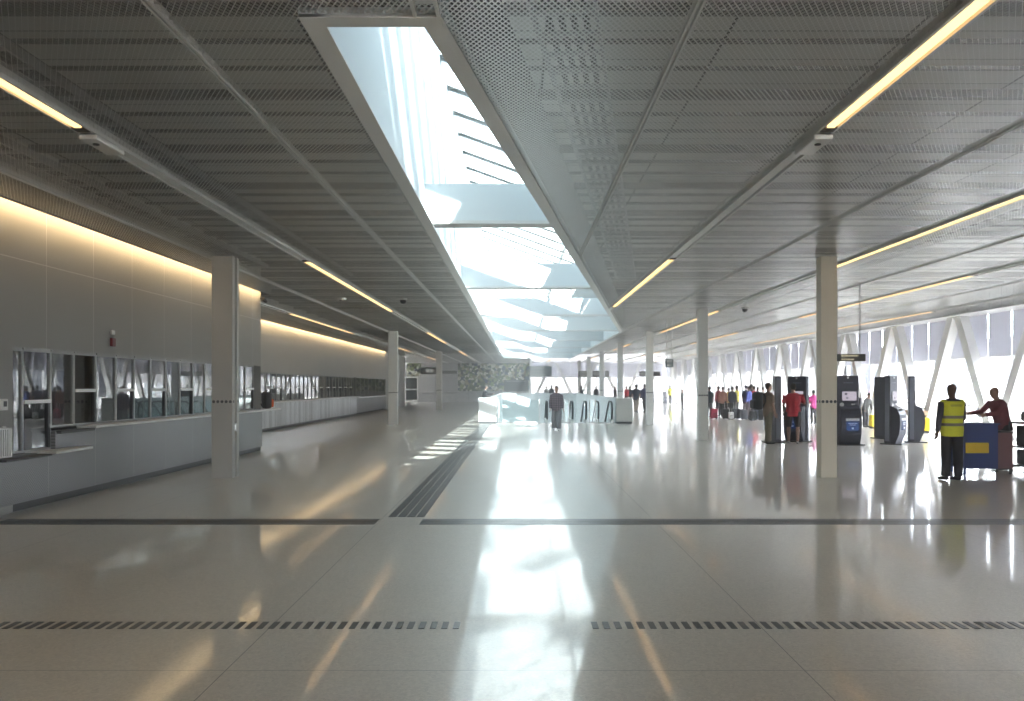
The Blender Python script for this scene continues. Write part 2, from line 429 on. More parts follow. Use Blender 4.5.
# panel seams of the mesh
for i, x in enumerate((-5.78, -2.32, 1.14, 4.6, 8.06, 11.52)):
    b = MB()
    ya = Y0
    if x == 1.14: segs = [(Y0, 15.8)]
    else: segs = [(Y0, Y1)]
    if x == 4.6: segs = [(Y0, 37.5), (SKY1, Y1)]
    for a, c in segs:
        b.box(x - .028, x - .010, a, c, HC - .012, HC + .05); b.box(x + .010, x + .028, a, c, HC - .012, HC + .05)
    tag(b.build('trim_%d' % (10 + i), 'rim'), '%s lengthwise joint rail in the mesh ceiling, counted left to right' % ORD[i], 'ceiling rail', 'joint rails of the ceiling', 'structure')

# light channels and lamps
CH = [(-7.51, YREC, Y1), (-4.05, Y0, Y1), (-.59, Y0, SKY0 - .02), (2.87, Y0, 27.0), (2.87, SKY1, Y1), (6.33, Y0, Y1), (9.79, Y0, Y1), (13.25, Y0, Y1)]
LIT = {-7.51: [(28, 38.6), (50, 59.5), (70, 79)], -4.05: [(-8, 7.84), (16.3, 27.2), (37.9, 47.6), (58, 67)], 2.87: [(-8, 7.84), (16.0, 25.6), (76, 84)],
       6.33: [(-10, 2), (10.6, 17.2), (27, 38), (48, 57), (69, 78)], 9.79: [(-10, 0), (5, 14), (18.4, 29.7), (38, 48.5), (59, 68), (79, 87)], 13.25: [(-10, 2), (8, 18), (27.3, 48), (58, 68), (78, 86)]}  # nearest, out-of-view segments in these channels are added for warm near light
for i, (x, a, c) in enumerate(CH):
    b = MB()
    for s in (-1, 1): b.box(x + s * .075 - .012, x + s * .075 + .012, a, c, HC - .03, HC + .06)
    b.box(x - .075, x + .075, a, c, HC + .04, HC + .06)
    if x != -.59:
        for (p, q) in zip([a] + [l[1] for l in LIT[x] if a <= l[1] <= c], [l[0] for l in LIT[x] if a <= l[0] <= c] + [c]):
            if q > p: b.box(x - .045, x + .045, p, q, HC - .012, HC + .02)
    tag(b.build('trim_%d' % (20 + i), 'alulight' if x != -.59 else ['rim']), ['aluminium lamp channel over the recessed counters', 'long lamp channel left of the skylight', 'short lamp channel ending at the near skylight rim', 'lamp channel right of the skylight, near part',
        'lamp channel right of the skylight, beyond it', 'lamp channel over the right row of columns', 'second lamp channel from the window wall', 'lamp channel nearest the window wall'][i], 'lamp channel', kind='structure')
where = {-7.51: 'over the recessed counters', -4.05: 'in the channel left of the skylight', 2.87: 'in the channel right of the skylight', 6.33: 'above the right row of columns', 9.79: 'in the second channel from the windows', 13.25: 'in the channel nearest the windows'}
for x, segs in LIT.items():
    for i, (a, c) in enumerate(segs):
        t = thing('linear_lamp', 'lit warm strip lamp %s, %s from the near end' % (where[x], ORD[i]), 'ceiling lamp', (x, (a + c) / 2, HC - .015), 0, 'warm strip lamps in the ceiling')
        h = (c - a) / 2
        MB().box(-.034, .034, -h, h, -.012, .012).build('diffuser', 'warm', t)
        for s in (-1, 1): MB().box(-.06, .06, *sorted((s * h, s * (h + .12))), -.018, .012).build('end_cap', 'black', t)
# sensor boxes and camera domes on the ceiling
def sensor(x, y, label):
    t = thing('ceiling_sensor', label, 'sensor', (x, y, HC - .03))
    MB().rbox(-.09, .09, -.28, .28, -.05, .0, .012).build('housing', 'alulight', t)
    MB().cyl((0, -.12, -.06), (0, -.12, -.045), .03).build('lens', 'black', t)
sensor(-4.05, 8.3, 'pale sensor box at the end of the near left strip lamp')
sensor(2.87, 8.3, 'pale sensor box at the end of the near right strip lamp')
def dome(x, y, label):
    t = thing('camera_dome', label, 'security camera', (x, y, HC - .005))
    MB().cyl((0, 0, -.05), (0, 0, 0), .11).build('mount', 'alulight', t)
    MB().ell((0, 0, -.06), .09, .09, .09).build('dome_cover', 'black', t, True)
dome(-3.15, 23.3, 'dark camera dome between the skylight and the left strip lamps')
dome(6.9, 26.0, 'small dark camera dome beside the second right column')
dome(3.8, 41, 'small camera dome beyond the skylight corner') if False else None
t = thing('smoke_detector', 'flat pale detector disc on the ceiling beside the left lamp channel', 'detector', (-4.85, 23.3, HC))
MB().cyl((0, 0, -.05), (0, 0, 0), .14, r2=.16).build('housing', 'alulight', t); MB().cyl((0, 0, -.065), (0, 0, -.05), .05).build('cap', 'black', t)

# ------------------------------------------------------------------ skylight
def zr(x): return 7.95 - .36 * (x - SKL)
GX = 2.75   # glass runs from the left wall to here at most
b = MB()
b.quad((SKL, SKY0, HC - .01), (SKL, SKY1, HC - .01), (SKL, SKY1, zr(SKL)), (SKL, SKY0, zr(SKL)))
b.quad((SKL - .05, SKY0, HC + .02), (SKL - .05, SKY1, HC + .02), (SKL - .05, SKY1, ZD), (SKL - .05, SKY0, ZD), 1)
tag(b.build('wall_skylight_left', ['whitewall', 'beamdark']), 'tall white left wall inside the skylight', 'wall', kind='structure')
b = MB()
ysamp = [SKY0, 15, 25, 37.8, SKY1]
for a, c in zip(ysamp, ysamp[1:]):
    xa, xc = sk_right(a), sk_right(c)
    b.quad((xa, a, HC - .01), (xc, c, HC - .01), (xc, c, zr(xc)), (xa, a, zr(xa)))
    b.quad((xa + .05, a, HC + .02), (xc + .05, c, HC + .02), (xc + .05, c, ZD), (xa + .05, a, ZD), 1)
tag(b.build('wall_skylight_right', ['whitewall', 'beamdark']), 'white right wall inside the skylight', 'wall', kind='structure')
b = MB()
for y in (SKY0, SKY1):
    x = sk_right(y)
    b.quad((SKL, y, HC - .01), (x, y, HC - .01), (x, y, zr(x)), (SKL, y, zr(SKL)))
    o = -.05 if y == SKY0 else .05
    b.quad((SKL, y + o, HC + .02), (x, y + o, HC + .02), (x, y + o, ZD), (SKL, y + o, ZD), 1)
tag(b.build('wall_skylight_ends', ['whitewall', 'beamdark']), 'white end walls inside the skylight', 'wall', kind='structure')
b = MB()   # opaque white part of the roof
b.poly([(GX, 26.02, zr(GX)), (4.62, 37.8, zr(4.62)), (4.62, SKY1, zr(4.62)), (GX, SKY1, zr(GX))])
tag(b.build('ceiling_skylight', 'whitewall'), 'white sloping lining right of the skylight glass', 'ceiling', kind='structure')
b = MB(); b.poly([(SKL, SKY0, zr(SKL)), (sk_right(SKY0), SKY0, zr(sk_right(SKY0))), (GX, 26.02, zr(GX)), (GX, SKY1, zr(GX)), (SKL, SKY1, zr(SKL))])
gl = b.build('window_1', 'roofglass'); tag(gl, 'sloping glass roof of the skylight', 'skylight', kind='structure')
bars = []
k = 0; y = 6.0
while y < SKY1 - .3:
    xr = min(GX, sk_right(y)); o = .02
    bb = MB()
    for dy in (0, .30):
        bb.hull_beam((SKL, y + dy, zr(SKL) - .14), (xr, y + dy, zr(xr) - .14), .07, .26)
    bb.hull_beam((SKL, y + .15, zr(SKL) - .03), (xr, y + .15, zr(xr) - .03), .30, .02, mi=1)
    bb.build('glazing_bar', ['alu', 'whitewall'], gl)
    y += 1.56
MB().hull_beam((1.66, 18.9, zr(1.66) - .14), (1.66, SKY1, zr(1.66) - .14), .06, .2).build('purlin', 'alu', gl)
for i, y in enumerate((12.9, 21.3, 29.7, 37.9, 46.3, 54.7, 63.0)):
    x = sk_right(y)
    bb = MB(); bb.box(SKL, x, y, y + .28, HC + .10, HC + .66); bb.box(SKL, x, y - .03, y + .31, HC + .05, HC + .10, 1)
    tag(bb.build('ceiling_beam', ['whitewall', 'rim']), '%s white cross beam in the skylight from its near end' % ORD[i], 'beam', 'white cross beams of the skylight', 'structure')
# aluminium rim around the opening
b = MB(); W = .15
def rim_seg(p, q, w, inward, dz=0):
    p = Vector((p[0], p[1], HC + dz)); q = Vector((q[0], q[1], HC + dz)); n = Vector(inward)
    b.add([p + n * 0, q + n * 0, q + n * w, p + n * w] + [v + Vector((0, 0, -.02)) for v in (p, q, q + n * w, p + n * w)],
          [(0, 1, 2, 3), (7, 6, 5, 4), (0, 4, 5, 1), (1, 5, 6, 2), (2, 6, 7, 3), (3, 7, 4, 0)])
dv = Vector((5.12, 32.3, 0)).normalized(); nin = (-dv.y, dv.x, 0)
rim_seg((SKL, SKY0), (SKL, SKY1), W, (1, 0, 0)); rim_seg((SKL, SKY0), (sk_right(SKY0), SKY0), W, (0, 1, 0), -.003)
rim_seg((sk_right(SKY0), SKY0), (4.62, 37.8), W, nin, .003); rim_seg((4.62, 37.8), (4.62, SKY1), W, (-1, 0, 0)); rim_seg((SKL, SKY1), (4.62, SKY1), W, (0, -1, 0))
tag(b.build('trim_30', 'rim'), 'grey aluminium rim around the skylight opening', 'rim', kind='structure')

# ------------------------------------------------------------------ columns
def column(x, y, w, d, label, group, paint='columnwhite'):
    t = thing('column', label, 'column', (x, y, 0), 0, group, 'structure')
    hw, hd = w / 2, d / 2; g = .07
    b = MB(); zt = HC + .012
    if d > .3:
        for s in (-1, 1): b.box(-hw, hw, s * hd - (.12 if s > 0 else 0), s * hd + (.12 if s < 0 else 0), 0, zt)
        b.box(-hw + .045, hw - .045, -hd + .12, hd - .12, 0, zt)
    else: b.rbox(-hw, hw, -hd, hd, 0, zt, .012)
    b.build('shaft', paint, t)
    n = 5 if w > .33 else 4
    for k in range(n):
        xx = -hw + w * (k + .5) / n
        MB().cyl((xx, -hd - .003, 1.41), (xx, -hd + .002, 1.41), .028, 14).build('dot_marker', 'black', t)
    for s in (-1, 1):
        for k in range(2):
            yy = -hd + .06 + k * (d - .12)
            MB().cyl((s * (hw - .002), yy, 1.41), (s * (hw + .003), yy, 1.41), .028, 14).build('dot_marker', 'black', t)
    return t
c1 = column(-5.48, 15.95, .385, .37, 'large shaded column on the left in front of the near ticket windows', 'columns left of the skylight', 'column')
MB().rbox(.16, .205, -.03, .05, .86, 1.0, .01).build('switch_box', 'alu', c1)
column(-5.5, 37.5, .385, .37, 'second column on the left, in front of the recessed counters', 'columns left of the skylight')
column(-5.5, 59.1, .385, .37, 'farthest left column, before the grey end wall', 'columns left of the skylight')
for i, y in enumerate((15.95, 26.7, 37.5, 48.3, 59.1, 69.9, 80.7)):
    column(5.76, y, .30, .26, ['near tall column on the right beside the check-in kiosks', 'second column of the right row, left of the queue', 'third column of the right row, beside the pair of walkers'][i] if i < 3 else '%s column of the right row from the near end' % ORD[i], 'columns right of the skylight', 'columnwarmlit' if i == 0 else 'columnwhite')

# ------------------------------------------------------------------ left walls and ticket windows
WT = 2.20
YW = 11.47
b = MB()
b.box(XL - .15, XL, Y0, YW, 0, HC + .3)
b.box(XL - .15, XL, YW, YREC, WT + .03, HC + .3)
b.quad((XL, YREC, 0), (XL2 - 4, YREC, 0), (XL2 - 4, YREC, ZD), (XL, YREC, ZD))
tag(b.build('wall_left', 'wallpanel'), 'grey panelled wall above the near ticket windows', 'wall', kind='structure')
b = MB()
b.box(XL2 - .15, XL2, YREC, 61, WT + .03, HC + .3); b.box(XL2 - .15, XL2, 61.02, 71.4, 0, HC + .3)
b.quad((XL2 - 4.5, 71.4, 0), (XL2, 71.4, 0), (XL2, 71.4, ZD), (XL2 - 4.5, 71.4, ZD)); b.quad((-14, 71.4, 0), (-14, Y1, 0), (-14, Y1, ZD), (-14, 71.4, ZD))
tag(b.build('wall_recess', 'wallpanel2'), 'grey panelled wall above the recessed counters', 'wall', kind='structure')
# counter bases
b = MB(); b.box(XL - .1, XL + .03, YW + 1.0, YREC, .11, 1.04); b.box(XL - .1, XL + .03, Y0, YW + 1.0, .11, .76)
cb = tag(b.build('ticket_counter', 'counterpanel'), 'perforated grey metal counter front below the near ticket windows', 'counter')
MB().box(XL - .15, XL - .02, Y0, YREC, 0, .12).build('plinth', 'dark', cb)
MB().rbox(XL - .15, XL + .17, 13.4, YREC + 1.3, 1.04, 1.085, .012).build('ledge', 'alulight', cb)
MB().box(XL + .02, XL + .10, 12.5, 13.5, 1.0, 1.04).build('ledge_bracket', 'dark', cb)
MB().rbox(XL - .15, XL + .30, 12.0, 13.05, .74, .78, .012).build('low_ledge', 'alulight', cb)
MB().rbox(XL - .15, XL + .26, 10.9, 11.98, .72, .75, .01).build('dark_shelf', 'dark', cb)
MB().box(XL - .1, XL + .02, YREC, YREC + .06, .11, 1.04).build('end_panel', 'counterpanel', cb)
b = MB(); b.box(XL2 - .1, XL2 + .03, YREC + .1, 50.0, .11, 1.05)
c2 = tag(b.build('ticket_counter', 'steel'), 'brushed steel counter front of the recessed ticket windows', 'counter')
MB().box(XL2 - .15, XL2 - .02, YREC + .1, 50, 0, .12).build('plinth', 'dark', c2)
MB().rbox(XL2 - .15, XL2 + .25, YREC + .1, 50, 1.05, 1.10, .012).build('ledge', 'alulight', c2)
b = MB(); b.box(XL2 - .1, XL2 + .02, 50.05, 61, .11, .98)
c3 = tag(b.build('ticket_counter', 'inlay'), 'dark low counter front beyond the steel counters', 'counter')
MB().box(XL2 - .15, XL2 + .12, 50.05, 61, .98, 1.02).build('ledge', 'alu', c3)

def ticket_window(i, x, ya, yc, zb, sash, zt, label, group, name):
    t = thing(name, label, 'ticket window', (x, (ya + yc) / 2, zb), 0, group, 'structure')
    h = (yc - ya) / 2; H = WT - zb
    fr = MB(); w = .025
    fr.box(-.025, .025, -h, -h + w, 0, H); fr.box(-.025, .025, h - w, h, 0, H); fr.box(-.025, .025, -h + w, h - w, 0, w * 1.2); fr.box(-.025, .03, -h + w, h - w, H - .02, H + .03)
    fr.build('frame', MAT['framegrey'], t)
    MB().box(-.004, .004, -h + w, h - w, w * 1.2, H - .02).build('pane', 'ticketglass', t)
    if sash:
        s = MB(); s.box(-.035, .045, -h + w, h - w, zt - zb - .025, zt - zb + .025); s.build('sash_rail', 'alulight', t)
        MB().box(-.03, .03, h - w - .05, h - w, .03, zt - zb - .025).build('sash_stile', 'black', t)
edges = [11.47, 11.74, 12.45] + [13.1 + .684 * k for k in range(14)]
edges[-1] = min(edges[-1], YREC)
for i, (a, c) in enumerate(zip(edges, edges[1:])):
    low = i < 2
    sash = i in (1, 3, 5, 7, 9, 11, 13, 15)
    ticket_window(i, XL - .05, a, c, .78 if low else 1.09, sash, 1.48 if low else 1.63, '%s ticket window pane from the near end of the left wall%s' % (ordinal(i).capitalize(), ', with a sash rail' if sash else ''), 'near ticket windows', 'window_%d' % (10 + i))
n = int((50 - YREC) / .68)
for i in range(n):
    a = YREC + .3 + i * .72
    if a + .72 > 50: break
    ticket_window(i, XL2 - .05, a, a + .72, 1.1, i % 2 == 1, 1.63, '%s ticket window pane of the recessed steel counter, from its hidden near end' % ordinal(i).capitalize(), 'recessed ticket windows', 'window_%d' % (40 + i))
for i in range(8):
    a = 50.05 + i * 1.36
    ticket_window(i, XL2 - .05, a, a + 1.36, 1.02, False, 1.6, '%s wide dark glass pane beyond the steel counter' % ordinal(i).capitalize(), 'glass panes beyond the steel counter', 'window_%d' % (90 + i))
# rooms behind the glass
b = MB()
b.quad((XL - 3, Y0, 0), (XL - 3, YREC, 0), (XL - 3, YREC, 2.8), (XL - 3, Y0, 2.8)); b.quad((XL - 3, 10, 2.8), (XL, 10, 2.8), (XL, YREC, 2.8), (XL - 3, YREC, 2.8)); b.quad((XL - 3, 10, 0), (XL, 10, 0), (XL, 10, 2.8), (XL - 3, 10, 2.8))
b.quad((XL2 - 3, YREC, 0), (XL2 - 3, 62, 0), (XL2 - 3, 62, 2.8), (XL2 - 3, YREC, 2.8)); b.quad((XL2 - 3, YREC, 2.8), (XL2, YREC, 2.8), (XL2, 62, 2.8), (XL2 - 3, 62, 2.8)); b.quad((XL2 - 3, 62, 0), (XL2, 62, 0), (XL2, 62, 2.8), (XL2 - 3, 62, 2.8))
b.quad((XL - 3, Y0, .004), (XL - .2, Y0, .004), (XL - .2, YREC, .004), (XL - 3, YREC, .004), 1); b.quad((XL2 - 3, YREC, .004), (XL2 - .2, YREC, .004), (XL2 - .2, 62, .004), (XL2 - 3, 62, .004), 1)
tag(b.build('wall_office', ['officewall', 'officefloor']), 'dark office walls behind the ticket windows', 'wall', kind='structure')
# monitors standing inside on the ledges
def monitor(x, y, z, label, group):
    t = thing('monitor', label, 'monitor', (x, y, z), 0, group)
    MB().rbox(-.02, .02, -.24, .24, .12, .46, .01).build('screen_back', 'black', t)
    MB().cyl((0, 0, .01), (0, 0, .14), .025).build('stand', 'black', t); MB().rbox(-.1, .1, -.12, .12, 0, .015, .005).build('foot', 'black', t)
for i in range(9):
    y = 33.6 + 1.44 * i
    d = thing('office_desk', 'office desk behind the recessed ticket windows, %s along the row' % ORD[i], 'desk', (XL2 - .55, y, 0), 0, 'desks behind the recessed windows')
    MB().box(-.3, .3, -.6, .6, 1.0, 1.04).build('desk_top', 'officewall', d)
    MB().box(-.28, .28, -.58, -.55, .006, 1.0).build('side_panel', 'officewall', d); MB().box(-.28, .28, .55, .58, .006, 1.0).build('side_panel', 'officewall', d)
    monitor(XL2 - .45, y, 1.04, 'black monitor behind the recessed ticket windows, %s along the counter' % ORD[i], 'monitors behind the recessed windows')
for i in range(4):
    y = 14.4 + 2.05 * i
    d = thing('office_desk', 'office desk behind the near ticket windows, %s along the row' % ORD[i], 'desk', (XL - .75, y, 0), 0, 'desks behind the near windows')
    MB().box(-.3, .3, -.7, .7, .98, 1.02).build('desk_top', 'officewall', d)
    MB().box(-.28, .28, -.68, -.65, .006, .98).build('side_panel', 'officewall', d); MB().box(-.28, .28, .65, .68, .006, .98).build('side_panel', 'officewall', d)
    monitor(XL - .6, y + .3, 1.02, 'black monitor behind the near ticket windows, %s along the counter' % ORD[i], 'monitors behind the near windows')
# cove lamps washing the walls
for (x, a, c, l) in ((XL, Y0, YREC, 'warm cove lamp washing the top of the near left wall'), (XL2, YREC, 61, 'warm cove lamp washing the top of the recessed wall')):
    t = thing('cove_lamp', l, 'cove lamp', (x, (a + c) / 2, HC), 0, 'cove lamps')
    h = (c - a) / 2
    MB().box(.232, .245, -h, h, .05, .20).build('diffuser', 'cove', t)
    MB().box(.25, .28, -h, h, -.01, .28).box(.0, .25, -h, h, .26, .28).build('housing', 'beamdark', t)
# fittings on the near left wall
t = thing('fire_alarm', 'small dark red fire alarm on the wall above the ticket windows', 'alarm', (XL, 14.25, 2.36))
MB().rbox(0, .05, -.06, .06, 0, .14, .01).build('sounder', 'redalarm', t); MB().rbox(0, .04, -.05, .05, .2, .27, .01).build('strobe', 'alulight', t)
t = thing('intercom', 'small square intercom box on the wall left of the ticket windows', 'intercom', (XL, 11.2, 1.38))
MB().rbox(0, .06, -.07, .07, 0, .15, .01).build('case', 'alulight', t); MB().box(.058, .064, -.035, .035, .05, .12).build('speaker_grille', 'dark', t)
t = thing('wall_switch', 'pale switch plate below the intercom', 'switch', (XL, 11.25, 1.02))
MB().rbox(0, .02, -.04, .04, 0, .15, .006).build('plate', 'alulight', t); MB().box(.019, .026, -.015, .015, .09, .12).box(.019, .026, -.015, .015, .03, .06).build('button', 'dark', t)
t = thing('radiator_grille', 'pale slatted grille box at the left edge of the photo', 'grille', (XL, 11.0, .78))
fr = MB(); fr.box(.03, .24, -.7, .05, 0, .02); fr.box(.03, .24, -.7, .05, .36, .38); fr.box(.22, .24, .02, .05, .02, .36); fr.build('frame', 'alulight', t)
s = MB()
for k in range(15): s.box(.215, .235, -.68 + k * .047, -.66 + k * .047, .02, .36)
s.build('slats', 'alu', t)
t = thing('security_camera', 'small wall camera at the corner where the left wall steps back', 'security camera', (XL + .02, YREC - .1, HC - .22))
MB().cyl((0, 0, .12), (.1, 0, .12), .02).build('bracket', 'black', t); MB().cyl((.1, -.1, .1), (.1, .14, .06), .045).build('camera_body', 'black', t)
# backpack left on the end of the ledge
def backpack(label, loc, rotz, m, m2=None, group=None, s=1):
    t = thing('backpack', label, 'backpack', loc, rotz, group); t.scale = (s, s, s)
    MB().rbox(-.16, .16, -.1, .1, 0, .46, .07, 3).build('main_pouch', m, t, True)
    MB().rbox(-.13, .13, .07, .16, .04, .26, .035, 3).build('front_pocket', m2 or m, t, True)
    for sx in (-1, 1): MB().tube([(sx * .09, -.09, .43), (sx * .1, -.16, .36), (sx * .1, -.16, .2), (sx * .11, -.09, .07)], .02).build('shoulder_strap', m, t, True)
    MB().tube([(-.04, 0, .45), (-.03, 0, .5), (.03, 0, .5), (.04, 0, .45)], .012).build('grab_handle', m, t, True)
    return t
bp = backpack('black backpack with orange patch on the end of the ticket counter ledge', (XL - .02, 23.1, 1.087), -.9, 'black', 'orange')

# ------------------------------------------------------------------ far end wall
YF = Y1
b = MB(); b.box(-14, 1.25, YF, YF + .2, 0, ZD)
tag(b.build('wall_far', 'farpanel'), 'grey panelled wall at the far end left of the glazing', 'wall', kind='structure')
b = MB(); b.box(-14, 3.0, Y0 - .2, Y0, 0, ZD); b.box(13.5, XR + .3, Y0 - .2, Y0, 0, ZD); b.box(3.0, 13.5, Y0 - .2, Y0, 3.2, ZD)
t = thing('window_4', 'unseen glazing added behind the camera for frontal daylight', 'window', (0, Y0 - .1, 0), 0, None, 'structure')  # unseen glazing added to light the near hall from the front
fr = MB()
for k in range(8): fr.box(3.0 + k * 1.5 - .03, 3.0 + k * 1.5 + .03, -.05, .05, 0, 3.2)
fr.build('mullion', 'whitesteel', t); MB().box(3.0, 13.5, -.006, .006, 0, 3.2).build('pane', 'glass', t)
tag(b.build('wall_back', 'white'), 'wall behind the camera', 'wall', kind='structure')
def mural(x0, x1, z0, z1, label):
    t = thing('mosaic_art', label, 'mural', ((x0 + x1) / 2, YF - .03, z0))
    h = (x1 - x0) / 2
    MB().box(-h, h, -.03, .02, 0, z1 - z0).build('tile_field', 'mosaic', t)
    for s in (-1, 1): MB().box(*sorted((s * h, s * (h + .04))), -.05, .02, 0, z1 - z0).build('edge_strip', 'alu', t)
mural(-6.4, 1.2, 1.15, HC - .005, 'large green and grey mosaic mural on the far wall')
mural(-11.8, -10.25, 2.75, HC - .005, 'small mosaic panel above the white framed door')
t = thing('door_1', 'white framed far door with two dark glass panels', 'door', (-11.3, YF - .02, 0), 0, None, 'structure')
fr = MB(); fr.box(-.72, -.6, -.06, .02, 0, 2.68); fr.box(.6, .72, -.06, .02, 0, 2.68); fr.box(-.6, .6, -.06, .02, 2.55, 2.68); fr.box(-.6, .6, -.06, .02, 0, .25); fr.box(-.6, .6, -.06, .02, 1.28, 1.42)
fr.build('frame', 'white', t); MB().box(-.6, .6, -.03, .0, .25, 1.28).box(-.6, .6, -.03, .0, 1.42, 2.55).build('glass_panel', 'inlay', t); MB().cyl((.52, -.1, 1.0), (.52, -.1, 1.25), .02).build('handle', 'alu', t)
t = thing('fascia_band', 'dark horizontal band across the grey far wall', 'fascia', (-8.15, YF - .02, 3.0), 0, None)
MB().box(-1.98, 1.65, -.05, .0, 0, .32).build('band', 'dark', t); MB().box(-1.98, 1.65, -.06, -.05, .14, .18).build('groove', 'inlay', t)
b = MB(); b.tube([(-10.2, YF - .12, .97), (-6.5, YF - .12, .97)], .03)
for k in range(5): b.cyl((-10.2 + k * .92, YF - .12, .97), (-10.2 + k * .92, YF, .97), .02)
tag(b.build('handrail', 'dark'), 'dark handrail along the grey far wall', 'handrail')

def hang_sign(name, x0, x1, y, z0, z1, label, mat='sign', text='signtext', rows=1, rods=True, frac=(.15, .75), thick=.10):
    t = thing(name, label, 'sign', ((x0 + x1) / 2, y, z0), 0)
    h = (x1 - x0) / 2; H = z1 - z0
    MB().rbox(-h, h, -thick / 2, thick / 2, 0, H, .01).build('sign_box', mat, t)
    tx = MB(); rr = random.Random(int(x0 * 100))
    for r in range(rows):
        zc = H * (rows - r - .5) / rows; hh = H / rows * .22; x = -h + 2 * h * frac[0]; xe = -h + 2 * h * frac[1] * (1 - .18 * (r % 2))
        while x < xe:
            w = hh * rr.uniform(1.2, 4.0); tx.box(x, min(x + w, xe), -thick / 2 - .006, -thick / 2 + .002, zc - hh, zc + hh); x += w + hh * .7
    tx.build('lettering', text, t)
    if rods:
        for s in (-.7, .7): MB().cyl((s * h, 0, H), (s * h, 0, HC + .02 - z0), .012, 8).build('hanging_rod', 'whitesteel', t)
    return t
hang_sign('hanging_sign', 7.36, 8.12, 20.0, 2.28, 2.45, 'dark sign with pale lettering hanging beside the near right column', text='signwarm', rows=2, frac=(.25, .78))
hang_sign('hanging_sign', 5.34, 5.62, 31.0, 2.38, 2.68, 'small dark box sign hung on two long white rods', 'signgreen', rows=2, frac=(.2, .8))
hang_sign('hanging_sign', .95, 2.95, 76, 2.55, 3.45, 'slate direction sign with white lines beside the mural', 'signgreen', rows=3, frac=(.05, .72))
hang_sign('hanging_sign', 8.45, 9.9, 59.6, 2.4, 2.72, 'long dark sign above the pair of walkers', rows=1, frac=(.05, .7))
hang_sign('hanging_sign', 5.55, 6.5, 79, 2.55, 3.1, 'dark sign in the distance left of the fifth right column', rows=2)
hang_sign('hanging_sign', 6.85, 7.65, 79, 2.55, 3.1, 'second distant dark sign beside the far columns', rows=1)
hang_sign('hanging_sign', 8.0, 8.35, 79, 2.55, 3.1, 'narrow distant dark sign between far columns', rows=1)
hang_sign('hanging_sign', -8.7, -7.2, 76, 2.75, 3.35, 'dark sign hanging before the grey far wall at left', rows=1, frac=(.3, .7))
t = thing('display_board', 'wide dark grey display board standing before the mural', 'display board', (-.23, 86.5, 0))
MB().rbox(-1.22, 1.22, -.06, .06, 1.17, 2.28, .02).build('panel', plain('board_grey', (.09, .095, .10), .8, spec=.1), t)
for s in (-1, 1): MB().box(s * .9 - .04, s * .9 + .04, -.04, .04, 0, 1.17).build('post', 'dark', t)
MB().box(-1.05, 1.05, -.068, -.058, 2.17, 2.2).build('top_strip', 'alulight', t)
b = MB(); b.rbox(1.0, 1.14, 80, 80.14, 0, HC + .2, .02); tag(b.build('column', 'whitesteel'), 'slim white post at the right edge of the mural', 'column', kind='structure')
# far glazing with struts
for k in range(10):
    tt = thing('roller_blind', 'grey roller blind on the far end glazing, %s from the mural' % ORD[k], 'roller blind', (1.3 + (k + .5) * 1.41, YF - .1, 2.7), 0, 'roller blinds on the far glazing')
    MB().box(-.66, .66, -.004, .004, 0, HC + .2 - 2.7).build('fabric', 'blind', tt); MB().box(-.66, .66, -.012, .012, -.03, .0).build('bottom_bar', 'alu', tt)
t = thing('window_2', 'glazed far end wall right of the mural', 'window', (0, YF, 0), 0, None, 'structure')
b = MB()
for k in range(11): x = 1.3 + k * 1.41; b.box(x - .035, x + .035, -.06, .06, 0, HC + .3)
b.box(1.25, XR, -.06, .06, 2.6, 2.68); b.box(1.25, XR, -.06, .06, 0, .1); b.build('mullion', 'whitesteel', t)
MB().box(1.25, XR, -.01, .01, .1, HC + .3).build('pane', 'glass', t)
for i in range(3):
    xc = 3.7 + 4.7 * i
    for s in (-1, 1):
        b = MB(); b.hull_beam((xc + s * .25, YF - .8, HC + .1), (xc + s * 2.2, YF - .8, 0), .26, .26, (0, 1, 0))
        tag(b.build('diagonal_strut', 'whitesteel'), 'diagonal white strut before the far glazing, %s pair from the mural, %s leg' % (ORD[i], 'left' if s < 0 else 'right'), 'strut', 'struts before the far glazing', 'structure')

# ------------------------------------------------------------------ window wall on the right
BAY = 1.36; YWIN = 21.36
b = MB(); b.box(XR, XR + .25, Y0, YWIN, 0, ZD); tag(b.build('wall_right_added', 'wallpanel'), 'unseen solid wall added on the right to darken the near hall', 'wall', kind='structure')  # closed, unseen stretch added to keep daylight off the near hall
t = thing('window_3', 'long glazed window wall with white mullions on the right', 'window', (XR, 0, 0), 0, None, 'structure')
b = MB(); nb = int((Y1 - YWIN) / BAY)
for k in range(nb + 1):
    y = YWIN + k * BAY; b.box(.05, .20, y - .03, y + .03, 0, HC + .2)
for z in (.0, 1.0, 2.66): b.box(.05, .16, YWIN, Y1, z, z + (.12 if z == 0 else .05))
b.build('mullion', 'whitesteel', t)
MB().box(.10, .115, YWIN, Y1, .1, HC + .2).build('pane', 'glass', t)
for k in range(nb):
    y = YWIN + k * BAY; i = k - 2
    if i < 0: continue
    tt = thing('roller_blind', 'grey translucent roller blind half lowered, %s along the window wall from the photo edge' % ordinal(i), 'roller blind', (XR, y + BAY / 2, 2.69), 0, 'roller blinds on the window wall')
    MB().box(.0, .006, -BAY / 2 + .045, BAY / 2 - .045, 0, HC + .1 - 2.69).build('fabric', 'blind', tt)
    MB().box(-.008, .014, -BAY / 2 + .045, BAY / 2 - .045, -.025, .005).build('bottom_bar', 'alu', tt)
